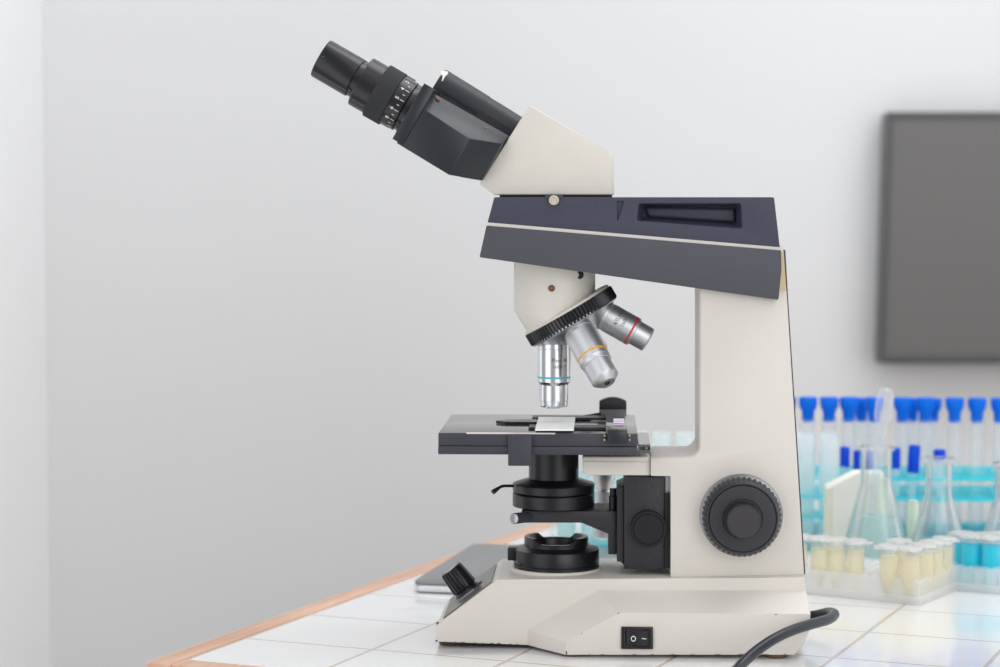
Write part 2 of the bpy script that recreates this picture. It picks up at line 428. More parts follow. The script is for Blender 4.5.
# base
def base():
    outline = [(434.9, 641.5), (437.2, 625.2), (497.6, 579.6), (804.6, 577.6), (806, 590.5), (810.5, 613), (809.5, 628), (795, 645), (527, 645)]
    pts = xz(outline, 0.0); W_ = 0.085
    b = BM(); prism(b, pts, 0.0, W_)
    # flared side housing, near and far
    def flare(s):
        near = lambda y: y if s < 0 else W_ - y
        inner = [(527.2, 645), (527.8, 630), (598, 590), (806, 590.5)]
        outer = [(565.2, 654.8), (566.2, 642.0), (619, 612.7), (810.3, 614), (810.3, 628.5), (794.5, 654.8)]
        A = [Vector((x, near(0.0), z)) for x, z in xz(inner, 0.0)]
        B = [Vector((x, near(-0.025), z)) for x, z in xz(outer, -0.025)]
        r1 = Vector((A[3].x, near(0.0), A[0].z))
        q = BM(); hull(q, [v + Vector((0, 0.012 * (1 if s < 0 else -1), 0)) for v in A + [r1, Vector((A[0].x, 0, B[0].z)) + Vector((0, near(0), 0))]] + A + B + [Vector((B[5].x, near(0.0), B[5].z)), Vector((B[0].x, near(0.0), B[0].z))])
        return q
    for s in (-1, 1): b = boolean(b, flare(s), 'UNION')
    bmesh.ops.remove_doubles(b, verts=b.verts, dist=0.00005)
    bmesh.ops.dissolve_limit(b, angle_limit=radians(2), verts=b.verts[:], edges=b.edges[:])
    bev(b, 0.0011, 3, 20)
    bh = obj('base_housing', b, 'cream', scope, sharp=50)
    for (x, y) in ((450, 0.014), (450, 0.071), (572, -0.0165), (572, 0.1015), (776, -0.0165), (776, 0.1015)):
        pz = L(x, 645, y)
        b = BM(); lathe(b, [(0, 0.0065), (0.0015, 0.0075), (0.0055 if y in (0.014, 0.071) else 0.0045, 0.0075)], (pz.x, y, 0.0), (0, 0, 1), 24)
        obj('rubber_foot', b, 'footbrown', bh)
    # plate with worn dark bottom edge
    a = L(437, 645.2, 0.0005); c = L(563, 645.2, 0.0005)
    b = BM(); box(b, a.x + 0.004, L(790, 645, 0).x, 0.004, 0.081, a.z + 0.0004, a.z + 0.002); obj('bottom_plate', b, 'black', bh)
    # sloping control plate with the dimmer knob
    p0 = L(437.2, 625.2, 0); p1 = L(497.6, 579.6, 0); sl = (p1 - p0); ln = sl.length; sl.normalize()
    nr = Vector((-sl.z, 0, sl.x)); nr.normalize()
    b = BM(); pl = []
    for s, y in ((0.10, 0.006), (0.90, 0.006), (0.90, 0.079), (0.10, 0.079)):
        pl.append(p0 + sl * ln * s + Vector((0, y, 0)))
    lo = [b.verts.new(v - nr * 0.001) for v in pl]; hi = [b.verts.new(v + nr * 0.0009) for v in pl]
    b.faces.new(lo); b.faces.new(hi)
    for i in range(4): b.faces.new((lo[i], lo[(i+1) % 4], hi[(i+1) % 4], hi[i]))
    bmesh.ops.recalc_face_normals(b, faces=b.faces[:]); obj('control_plate', b, 'label_plate', bh, label='dark plate on the sloping front')
    kc = p0 + sl * ln * 0.47 + Vector((0, 0.040, 0))
    b = BM()
    fl = lambda r, a, tag: r * (1 + 0.09 * (1 if cos(a * 16) > 0.1 else -0.5)) if tag else r
    k = sC
    lathe(b, [(0.0005, 0.0095), (0.002, 0.0098), (0.0035, 0.0088), (0.0045, 0.0078), (0.0052, 0.0084, 0, 1), (0.0190, 0.0076, 0, 1), (0.0205, 0.0069, 0, 1), (0.0205, 0.0056), (0.0201, 0.0054), (0.0201, 0)], kc, nr, 112, rf=fl)
    kn = obj('dimmer_knob', b, 'satin', scope, label='small black fluted brightness knob')
    b = BM(); lathe(b, [(0.0202, 0.0053), (0.0206, 0.0052), (0.0206, 0)], kc, nr, 32); obj('knob_cap', b, 'steel', kn)
    b = BM(); lathe(b, [(0.0008, 0.0118), (0.0018, 0.0115), (0.0018, 0.009)], kc, nr, 6); obj('nut', b, 'dark_steel', kn)
    # dark chips worn into the bottom edges and corners
    b = BM(); rnd = random.Random(3)
    spots = [(437.4, 623.2, 0, 1.3, 1.6), (436.5, 641.0, 0, 1.6, 1.0), (566.4, 652.5, -0.025, 0.9, 2.2), (581.5, 633.5, -0.025, 0.9, 0.6), (618.5, 613.2, -0.025, 1.0, 0.6), (776, 614.4, -0.025, 1.8, 0.6)]
    spots += [(x + rnd.uniform(-3, 3), 641.6 + (x - 437) / 90 * 3.0 + rnd.uniform(-0.2, 0.4), 0, rnd.uniform(0.8, 2.6), rnd.uniform(0.35, 0.8)) for x in range(446, 526, 9)]
    spots += [(x + rnd.uniform(-6, 6), 654.3, -0.025, rnd.uniform(1, 5), 0.35) for x in range(585, 790, 22)]
    for px, py, y, rx_, ry_ in spots:
        vs = []
        for i in range(9):
            a = 2*pi*i/9; q = rnd.uniform(0.6, 1.15)
            p = L(px + rx_*q*cos(a), py - ry_*q*sin(a), y - 0.00012); vs.append(b.verts.new(p))
        b.faces.new(vs)
    bmesh.ops.recalc_face_normals(b, faces=b.faces[:]); obj('edge_chips', b, 'footbrown', bh, label='dark chips in the cream paint along the bottom edge')['kind'] = 'stuff'
    # power switch
    a = L(621.2, 626.6, -0.0255); c = L(653, 649, -0.0255)
    b = BM(); box(b, a.x, c.x, -0.0268, -0.024, c.z, a.z)
    q = BM(); ia = L(625, 630, -0.0268); ic = L(649, 646.3, -0.0268); box(q, ia.x, ic.x, -0.03, -0.0248, ic.z, ia.z)
    b = boolean(b, q); bev(b, 0.0004, 2)
    sw = obj('power_switch', b, 'satin', scope, label='black rocker switch with white marks')
    b = BM(); xm = (ia.x + ic.x) / 2; h0, h1 = ic.z + 0.0003, ia.z - 0.0003
    vs = [(ia.x + 0.0002, -0.0252), (ia.x + 0.0010, -0.0260), (ia.x + 0.0040, -0.0257), (xm + 0.0015, -0.0266), (ic.x - 0.0008, -0.0285), (ic.x - 0.0003, -0.0250)]
    lo = [b.verts.new((x, y, h0)) for x, y in vs]; hi = [b.verts.new((x, y, h1)) for x, y in vs]
    b.faces.new(lo); b.faces.new(hi)
    for i in range(len(vs)): b.faces.new((lo[i], lo[(i+1) % len(vs)], hi[(i+1) % len(vs)], hi[i]))
    bmesh.ops.recalc_face_normals(b, faces=b.faces[:]); rk = obj('rocker', b, 'satin', sw)
    b = BM(); o = L(633.4, 638.7, -0.0267)
    n = 28
    for i in range(n):
        a0, a1 = 2*pi*i/n, 2*pi*(i+1)/n
        q = [b.verts.new((o.x + r*cos(a)*0.85, o.y, o.z + r*sin(a))) for r, a in ((0.0013, a0), (0.0019, a0), (0.0019, a1), (0.0013, a1))]
        b.faces.new(q)
    m0 = L(641.8, 638.2, -0.0281); m1 = L(646.4, 639.3, -0.0288)
    b.faces.new([b.verts.new(v) for v in ((m0.x, -0.0277, m0.z), (m1.x, -0.0291, m0.z), (m1.x, -0.0291, m1.z), (m0.x, -0.0277, m1.z))])
    bmesh.ops.recalc_face_normals(b, faces=b.faces[:]); obj('switch_marks', b, 'white_print', rk)
    # cord
    pts = [L(796, 617, 0.035), L(806, 616.5, 0.035), L(817, 615, 0.033), L(829, 612.5, 0.022), L(834.3, 614.5, 0.005), L(828, 619.5, -0.014), L(812, 624, -0.030), L(793, 630, -0.044), L(774, 639, -0.057), L(757, 650.5, -0.068), L(745, 661, -0.077)]
    g = L(737, 669.5, -0.086); g.z = max(g.z, 0.0062); pts.append(g)
    pts.append(Vector((g.x - 0.005, -0.100, 0.0046))); pts.append(Vector((g.x - 0.008, -0.115, 0.0042))); pts.append(Vector((g.x - 0.012, -0.135, 0.0042)))
    b = BM(); tube(b, spline(pts, 8), 0.0034, 20); cdo = obj('power_cord', b, 'cord', scope, sharp=80)
    # cream strip between column and base
    b = BM(); prism(b, xz([(671, 577.2), (804.3, 575), (804.3, 578.5), (671, 580.4)], 0.003), 0.0035, 0.074); bev(b, 0.0003, 1)
    obj('column_seat', b, 'cream_old', scope)
base()

# column and stage bracket
def column():
    out = [(699, 270), (699, 456.5), (650.6, 456.8), (650.6, 476), (670.6, 476.4), (670.6, 577.3), (804.2, 574.9), (796, 440), (787.2, 300), (783.0, 245), (699, 245)]
    pts = xz(out, 0.004)
    b = BM(); prism(b, pts, 0.004, 0.070)
    hx = L(699, 400, 0.004).x; hz = L(650, 456.6, 0.004).z
    # round the inner corner and soften the rim of the opening
    es = [e for e in b.edges if all(abs(v.co.x - hx) < 0.0008 and abs(v.co.z - hz) < 0.0008 for v in e.verts)]
    bmesh.ops.bevel(b, geom=es, offset=0.007, segments=6, profile=0.5, affect='EDGES')
    def rim(e):
        m = (e.verts[0].co + e.verts[1].co) / 2
        return (m.x <= hx + 0.0015 and m.z >= hz - 0.001 and abs(e.verts[0].co.y - e.verts[1].co.y) < 1e-5) and m.z > L(650, 460, 0).z
    bev(b, 0.0024, 3, 30, sel=rim)
    bev(b, 0.0007, 2, 40)
    col = obj('column', b, 'cream', scope, sharp=40)
    b = BM(); prism(b, xz([(783.5, 250), (785.6, 250), (788.4, 300), (797.3, 440), (805.6, 574.0), (804, 575.2), (795, 440), (786, 300)], 0.004), 0.0055, 0.0685)
    obj('back_cover', b, 'purple_black', col)
    b = BM(); prism(b, xz([(772, 252), (783.8, 252), (786.3, 291), (772, 291)], 0.0032), 0.0034, 0.006); obj('tape_strip', b, 'tape', col, label='yellowed strip behind the side panel')
    # bracket that carries the stage
    b = BM(); prism(b, xz([(582.2, 456.6), (650.4, 456.6), (650.4, 475.6), (586, 475.4), (583.3, 473.5)], 0.008), 0.008, 0.066)
    bev(b, 0.0015, 3)
    br = obj('stage_bracket', b, 'cream', scope)
    b = BM(); prism(b, xz([(583, 461.6), (650, 461.9), (650, 462.6), (583, 462.3)], 0.0079), 0.0076, 0.012); obj('seam', b, 'cream_old', br)
    # vertical recess strip beside the focusing block
    b = BM(); prism(b, xz([(665.6, 477), (670.4, 477), (670.4, 569), (665.6, 569)], 0.012), 0.014, 0.06); obj('guide_rail', b, 'steel', scope)
    b = BM(); prism(b, xz([(664.8, 493), (669.9, 493), (669.9, 568.5), (664.8, 568.5)], 0.010), 0.0105, 0.064); obj('slide_gib', b, 'satin', scope)
column()

def scallop(nf, amp):
    def f(r, a, tag):
        if not tag: return r
        return r * (1 - amp * abs(cos(a * nf / 2)) ** 2 * tag)
    return f

def focus_knob(y0, s):
    """s=-1 towards the viewer"""
    o = L(741, 515, 0.004); o = Vector((o.x, y0, o.z)); k = S(0.0); ax = (0, s, 0)
    b = BM()
    lathe(b, [(0, 0.0270), (0.0028, 0.0270), (0.0032, 0.0264)], o, ax, 96)
    fl = obj('knob_flange', b, 'dark_steel', scope)
    b = BM()
    lathe(b, [(0.0032, 0.0258, 0, 1), (0.0125, 0.0258, 0, 1), (0.0142, 0.0246, 0, .4), (0.0150, 0.0238), (0.0164, 0.0228), (0.0164, 0.0221), (0.0155, 0.0219), (0.0155, 0.0217), (0.0175, 0.0212), (0.0178, 0.0130), (0.0174, 0.0125), (0.0174, 0)], o, ax, 240, rf=scallop(44, 0.06))
    ck = obj('coarse_focus_knob', b, 'coarse', scope, sharp=30, label='large black scalloped coarse focus knob')
    b = BM()
    lathe(b, [(0.0174, 0.0116, 0, 1), (0.0292, 0.0116, 0, 1), (0.0300, 0.0113, 0, 1), (0.0300, 0.0104), (0.0296, 0.0098), (0.0296, 0)], o, ax, 240, rf=scallop(40, 0.10))
    obj('fine_focus_knob', b, 'fineknob', ck, sharp=30, label='smaller knurled fine focus knob')
focus_knob(0.0042, -1); focus_knob(0.0698, 1)

# focusing block, rail and condenser carrier
def under_stage():
    b = BM(); prism(b, xz([(624, 476.4), (665.2, 476.4), (665.2, 569), (624, 569)], 0.012), 0.012, 0.066); bev(b, 0.0007, 2)
    fb = obj('focusing_block', b, 'black', scope)
    for y0, s in ((0.012, -1), (0.066, 1)):
        o = L(648.2, 527.5, 0.012); o = Vector((o.x, y0, o.z))
        b = BM(); lathe(b, [(-0.0005, 0.0119), (0.0068, 0.0119), (0.0074, 0.0115), (0.0074, 0.0102), (0.0068, 0.0100), (0.0068, 0.0098), (0.0076, 0.0096), (0.0076, 0)], o, (0, s, 0), 64)
        obj('condenser_knob', b, 'satin', fb, sharp=30)
    b = BM(); prism(b, xz([(616.8, 488.9), (623.9, 486), (623.9, 565), (620, 561.8), (616.8, 561.8)], 0.016), 0.0165, 0.062); bev(b, 0.0004, 1)
    obj('dovetail_rail', b, 'black', scope)
    # carrier arm
    y0, y1 = 0.0225, 0.0625
    b = BM(); prism(b, xz([(521.5, 510.8), (616.7, 511.2), (616.7, 554.5), (608.2, 554.5), (608.2, 533.8), (581.4, 522.8), (521.5, 522.8)], y0), y0, y1)
    bev(b, 0.0006, 2); ca = obj('condenser_carrier', b, 'black', scope)
    b = BM(); c = L(613.2, 505, 0.030)
    lathe(b, [(0, 0.0028), (0.0098, 0.0028), (0.0102, 0.0022), (0.0150, 0.0022)], L(613.0, 510.5, 0.030), (0, 0, 1), 20); obj('stop_screw', b, 'satin', ca)
    # clamp screw pointing left and forwards
    q0 = L(530, 516.5, 0.026); q1 = L(513.9, 518.7, 0.010); ax = q1 - q0; ln = ax.length
    b = BM(); lathe(b, [(-0.004, 0.0022, 1), (0.001, 0.0022, 1), (0.001, 0.0036, 0), (ln - 0.0005, 0.0036, 0), (ln - 0.0002, 0.0033, 1), (ln, 0.0028, 1), (ln, 0, 1)], q0, ax, 28)
    obj('clamp_screw', b, ['platefront', 'steel'], ca)
    # condenser
    def Z(py): return P(553.6, py).z
    ctr = P(553.6, 500)
    b = BM(); r = lambda px: px * sC
    prof = [(Z(505.8), r(38)), (Z(505.5), r(40.5)), (Z(505.0), r(41.3)), (Z(493.2), r(41.3)), (Z(492.4), r(40.6)), (Z(492.2), r(35)), (Z(491.2), r(35)), (Z(490.8), r(41.0)), (Z(483.8), r(41.3)), (Z(482.6), r(40.5)), (Z(479.5), r(31)), (Z(478.4), r(25.6)), (Z(478), r(25.0)), (Z(452), r(25.0))]
    lathe(b, prof, (ctr.x, YC, 0), (0, 0, 1), 96); cn = obj('condenser', b, 'satin', scope, sharp=30)
    b = BM(); tube(b, spline([L(513, 485.9, 0.032), L(506, 485.9, 0.026), L(501.6, 486.4, 0.022), L(497, 489.2, 0.020), L(492.6, 492.4, 0.018)], 5), [0.0010]*14 + [0.0013]*3 + [0.0016]*4, 12)
    obj('iris_lever', b, 'satin', cn, sharp=60)
    # coaxial stage drive knobs, on the far side
    c = L(604, 500, 0.112)
    def Zf(py): return L(604, py, 0.112).z
    b = BM(); k = S(0.112)
    lathe(b, [(Zf(537), 10*k), (Zf(536), 11*k, 0, 1), (Zf(524), 11*k, 0, 1), (Zf(523), 5*k), (Zf(506), 5*k), (Zf(505), 8.5*k, 0, 1), (Zf(491), 8.5*k, 0, 1), (Zf(489.5), 6.5*k), (Zf(478), 11*k), (Zf(476), 11.2*k), (Zf(456), 11.2*k)], (c.x, 0.112, 0), (0, 0, 1), 96, rf=scallop(32, 0.05))
    obj('stage_drive_knob', b, 'satin_silver', scope, label='silver stage drive knobs behind the condenser')
under_stage()

# light port on the base
def light_port():
    zt = L(553.5, 577.5, 0.0).z
    c = L(556.3, 565, YC); c = Vector((c.x, YC, zt - 0.0006))
    k = sC
    def Zc(py): return P(556.3, py).z - c.z
    b = BM(); lathe(b, [(-0.001, 45.5*k), (0.0009, 45.5*k), (0.0012, 44.8*k), (0.0012, 42*k)], c, (0, 0, 1), 96); obj('port_rim', b, 'head', scope, label='cream ring around the light port')
    R = 43.2*k; r2 = 32.2*k
    def cut(s, a, tag):
        if not tag: return s
        # u axis (-y) is a=0: the notches face the viewer and away
        d = min(abs(a), abs(a - 2*pi)); e = abs(a - pi)
        d = min(d, e)
        t = max(0.0, min(1.0, (radians(46) - d) / radians(20)))
        return s - tag * 0.0036 * (t*t*(3-2*t))
    b = BM()
    h1, h2, h3, h4 = 0.0036, 0.0126, 0.0158, 0.0217
    lathe(b, [(0.0, R*0.97), (0.0006, R), (h1 - 0.0005, R), (h1, R*0.985), (h1, R*0.965), (h1 + 0.0006, R*0.965), (h1 + 0.0009, R), (h2, R), (h2 + 0.0008, R*0.985), (h3 - 0.001, r2*1.06), (h3 - 0.0004, r2), (h4 - 0.0008, r2, 0, 1), (h4, r2*0.975, 0, 1), (h4, r2*0.84, 0, 1), (h4 - 0.0008, r2*0.82, 0, 1), (0.010, r2*0.80), (0.010, 0)], c, (0, 0, 1), 144, ref=(0, -1, 0), sf=cut)
    lp = obj('light_port', b, 'satin', scope, sharp=30, label='round black notched light collar on the base')
    b = BM(); lathe(b, [(0.0095, r2*0.78), (0.0118, r2*0.78), (0.0138, r2*0.5), (0.0146, 0)], c, (0, 0, 1), 48); obj('field_lens', b, 'lens', lp)
    b = BM(); a = L(507.3, 547.5, YC); d = L(517, 561, YC); prism(b, xz([(508.3, 547.8), (518, 548), (518, 561), (507.5, 560.5), (507.5, 549)], YC - 0.006), YC - 0.006, YC + 0.006); bev(b, 0.0006, 2); obj('diaphragm_lever', b, 'satin', lp)
light_port()

# stage
def stage():
    y0, y1 = -0.020, 0.106
    def X(px): return L(px, 440, y0).x
    def Zs(py): return L(540, py, y0).z
    def half(x0, x1, za, zb, ya, yb, mi=None):
        b = BM(); box(b, x0, x1, ya, yb, za, zb)
        return b
    b = half(X(438.2), X(637.6), Zs(446.2), Zs(433.2), y0, y1); bev(b, 0.0007, 2)
    for f in b.faces:
        if f.normal.z < 0.5: f.material_index = 1
    st = obj('stage', b, ['plate', 'platefront'], scope, label='square black mechanical stage')
    b = half(X(438.0), X(637.2), Zs(454.8), Zs(446.5), y0 - 0.0002, y1); bev(b, 0.0005, 2); obj('lower_plate', b, 'platefront', st)
    b = BM(); box(b, X(466.5), X(555.3), y0 - 0.0001, y0 + 0.0012, Zs(434.2), Zs(433.2) + 0.00025)
    obj('worn_edge', b, 'wornedge', st, label='pale bare worn strip along the front edge')
    b = BM(); box(b, X(508.3), X(531.8), y0 - 0.004, y0 + 0.004, Zs(465.3), Zs(435.2)); bev(b, 0.0004, 2); obj('front_block', b, 'platefront', st)
    b = BM(); box(b, X(615.5), X(620), y0 - 0.0008, y0, Zs(440.6), Zs(438.4)); 
    zt = Zs(433.2)
    def top(px, py, dz=0.0):      # point on the stage top seen at a pixel
        o, d = ray(px, py, TH); t = (zt + dz - o.z) / d.z; return o + d * t
    # rack rail at the right
    b = BM(); p = top(649, 432.5); x0, x1 = X(638.6), X(650.5)
    box(b, x0, x1, y0 + 0.001, 0.056, Zs(453.0), Zs(444.2))
    q = BM(); box(q, x0 + 0.0012, x1 - 0.0004, y0 - 0.002, y0 + 0.004, Zs(449.6), Zs(446.6)); b = boolean(b, q); bev(b, 0.0004, 1)
    rr = obj('rack_rail', b, 'plate', st)
    screw(646.4, 448.0, y0 + 0.0030, 0.0010, rr, 'steel')
    # slide holder: long bars across the stage, finger, front block, rear clip
    b = BM()
    for (xa, xb, pya, pyb, h) in ((528.5, 612, 427.6, 430.6, 0.0022), (532, 607, 418.0, 420.4, 0.0020)):
        A = top(xa, pyb); B = top(xb, pyb); D = top(xa, pya)
        box(b, A.x, B.x, A.y, D.y, zt + 0.0002, zt + h)
        bev(b, 0.0004, 1)
        if h > 0.0021: sh = obj('slide_holder', b, 'black', st, label='black slide holder on the stage')
        else: obj('holder_bar', b, 'black', sh)
        b = BM()
    b = BM(); t0 = top(496, 423.8); t1 = top(536, 422.2); t2 = top(540, 425.3); t3 = top(505, 425.0); t4 = top(505, 422.9)
    lo = [b.verts.new((p.x, p.y, zt + 0.0002)) for p in (t0, t3, t2, t1, t4)]; hi = [b.verts.new((p.x, p.y, zt + 0.0022)) for p in (t0, t3, t2, t1, t4)]
    b.faces.new(lo); b.faces.new(hi)
    for i in range(5): b.faces.new((lo[i], lo[(i+1) % 5], hi[(i+1) % 5], hi[i]))
    bmesh.ops.recalc_face_normals(b, faces=b.faces[:]); obj('pointed_finger', b, 'satin', sh)
    # holder carriage
    A = top(606, 433.2); B = top(627, 433.2)
    b = BM(); box(b, A.x, B.x, y0 - 0.0065, top(606, 421).y, zt + 0.0003, zt + 0.0038); bev(b, 0.0006, 2); obj('carriage', b, 'plate', sh)
    b = BM(); box(b, X(607.3), X(627.2), y0 - 0.0070, y0 - 0.0008, Zs(441.8), zt + 0.0030); bev(b, 0.0007, 2); fb = obj('clamp_block', b, 'housing', sh)
    for px in (604.6, 629.4):
        for py in (435.6, 439.8): screw(px, py, y0 - 0.0005, 0.0009, fb, 'brass', h=0.0009)
    # rear clip: rounded dark shoe standing at the back
    yb = top(612, 417.3).y
    A = L(599.2, 414, yb); B = L(626.4, 414, yb); zz = L(612, 397.0, yb).z; zc = L(612, 401.2, yb).z; zd = L(612, 409.0, yb).z
    pts = [(A.x, zd), (B.x, zd), (B.x, zc)]
    for i in range(1, 10):
        t = i / 10; pts.append((B.x + (A.x - B.x) * t, zc + (zz - zc) * sin(pi * t) ** 0.8))
    pts.append((A.x, zc))
    b = BM(); prism(b, pts, yb - 0.004, yb + 0.004); bev(b, 0.0005, 2, 50); obj('clip_head', b, 'black', sh)
    b = BM(); box(b, A.x, B.x, yb - 0.002, yb + 0.004, zt + 0.0003, zd + 0.0002); obj('clip_plate', b, 'dark_steel', sh)
    b = BM(); A2 = top(580, 419.5); B2 = L(600, 415.0, A2.y + 0.02)
    tube(b, [L(575, 418.2, yb - 0.004), L(588, 416.2, yb - 0.003), L(601, 413.8, yb - 0.002)], 0.0012, 10); obj('clip_arm', b, 'satin', sh)
    a = L(613.4, 422.0, top(613, 431).y); c2 = L(624.4, 422, a.y)
    b = BM(); lathe(b, [(0, 0.0027, 0, 1), (0.0070, 0.0027, 0, 1)], (a.x, a.y, zt + 0.0055), (1, 0, 0), 60, rf=scallop(10, 0.2)); obj('knurled_roller', b, 'amethyst', sh, label='small pale violet knurled roller')
    return zt, top
ZT, TOP = stage()
# the glass slide that lies in the holder
p0 = TOP(535.0, 434.6); p1 = TOP(573.8, 434.6); p2 = TOP(540, 421.8)
b = BM(); box(b, p0.x, p1.x, p0.y + 0.001, p2.y, ZT + 0.0024, ZT + 0.0034)
MTX = Matrix.Rotation(TH, 4, 'Z')
cen = Vector(((p0.x+p1.x)/2, (p0.y+p2.y)/2, ZT + 0.0024))
sl = thing('microscope_slide', 'white labelled glass slide clamped on the black microscope stage', 'slide', R_TH @ cen, TH, off=cen)
obj('glass_plate', b, 'whiteplastic', sl)
a0 = TOP(544, 427.0); a1 = TOP(562, 427)
b = BM(); vs = [b.verts.new((x, y, ZT + 0.00345)) for x, y in ((a0.x, a0.y), (a1.x, a0.y), (a1.x, a0.y + 0.0022), (a0.x, a0.y + 0.0022))]; b.faces.new(vs); obj('label_line', b, 'steel', sl)

# upper arm covers
def upper_arm():
    # inner cream core that shows as a thin line between the two covers
    b = BM(); prism(b, xz([(488.2, 219), (779.6, 246), (779.8, 252), (487.6, 228)], 0.0), -0.0017, 0.0867); obj('arm_core', b, 'head', scope, label='cream line between the two dark covers')
    ya, yb = -0.002, 0.087
    b = BM(); prism(b, xz([(494.2, 197.6), (487.6, 222.3), (779.8, 247.2), (774.2, 198.2), (772.8, 197.2), (495.5, 197.2)], ya), ya, yb)
    def cutter(outer, inner, dpt):
        q = BM()
        fr = [q.verts.new((x, ya - 0.002, z)) for x, z in xz(outer, ya)]
        bk = [q.verts.new((x, ya + dpt, z)) for x, z in xz(inner, ya)]
        q.faces.new(fr); q.faces.new(bk)
        for i in range(len(fr)): q.faces.new((fr[i], fr[(i+1) % len(fr)], bk[(i+1) % len(fr)], bk[i]))
        bmesh.ops.recalc_face_normals(q, faces=q.faces[:])
        return q
    c = cutter([(637.6, 203), (741.8, 203), (743.2, 229.5), (636.0, 221.2)], [(643.5, 205.5), (736.5, 205.5), (736.5, 223.5), (643, 218)], 0.016)
    bev(c, 0.0016, 4, 30); b = boolean(b, c)
    c = cutter([(616.4, 200.2), (625.2, 200.2), (618.2, 222.3), (616.4, 222.3)], [(617.5, 201.4), (623, 201.4), (618.0, 219), (617.5, 219)], 0.0018)
    b = boolean(b, c)
    bmesh.ops.dissolve_limit(b, angle_limit=radians(1), verts=b.verts[:], edges=b.edges[:])
    bev(b, 0.0008, 3, 40)
    uc = obj('arm_top_cover', b, 'navy', scope, sharp=30, label='dark navy textured cover with a finger recess')
    # raised bar inside the recess
    b = BM(); prism(b, xz([(645, 207.0), (735, 208.6), (735, 222.3), (648, 217.0)], 0.010), 0.0098, 0.0139); bev(b, 0.0034, 5); obj('recess_pad', b, 'navy', uc)
    b = BM(); prism(b, xz([(486.4, 225.6), (479.6, 256.4), (480.4, 257.4), (777.4, 299.8), (778.6, 299.2), (781.5, 270), (781.2, 250.4)], -0.003), -0.003, 0.088); bev(b, 0.0005, 2)
    obj('arm_side_panel', b, 'charcoal', scope, sharp=30, label='flat charcoal side panel of the arm')
    screw(554, 200.2, -0.0025, 0.0032, uc, 'brass', 'locking_pin', 0.0025)
    # dovetail under the head
    b = BM(); prism(b, xz([(500, 194.4), (612, 194.6), (612, 197.8), (500, 197.8)], 0.010), 0.006, 0.080); obj('head_mount', b, 'satin', scope)
    b = BM(); prism(b, xz([(545, 194.6), (563, 194.6), (563, 199), (545, 199)], -0.0025), -0.0025, 0.006); 
    bev(b, 0.0004, 1); obj('mount_lug', b, 'navy', scope)
upper_arm()

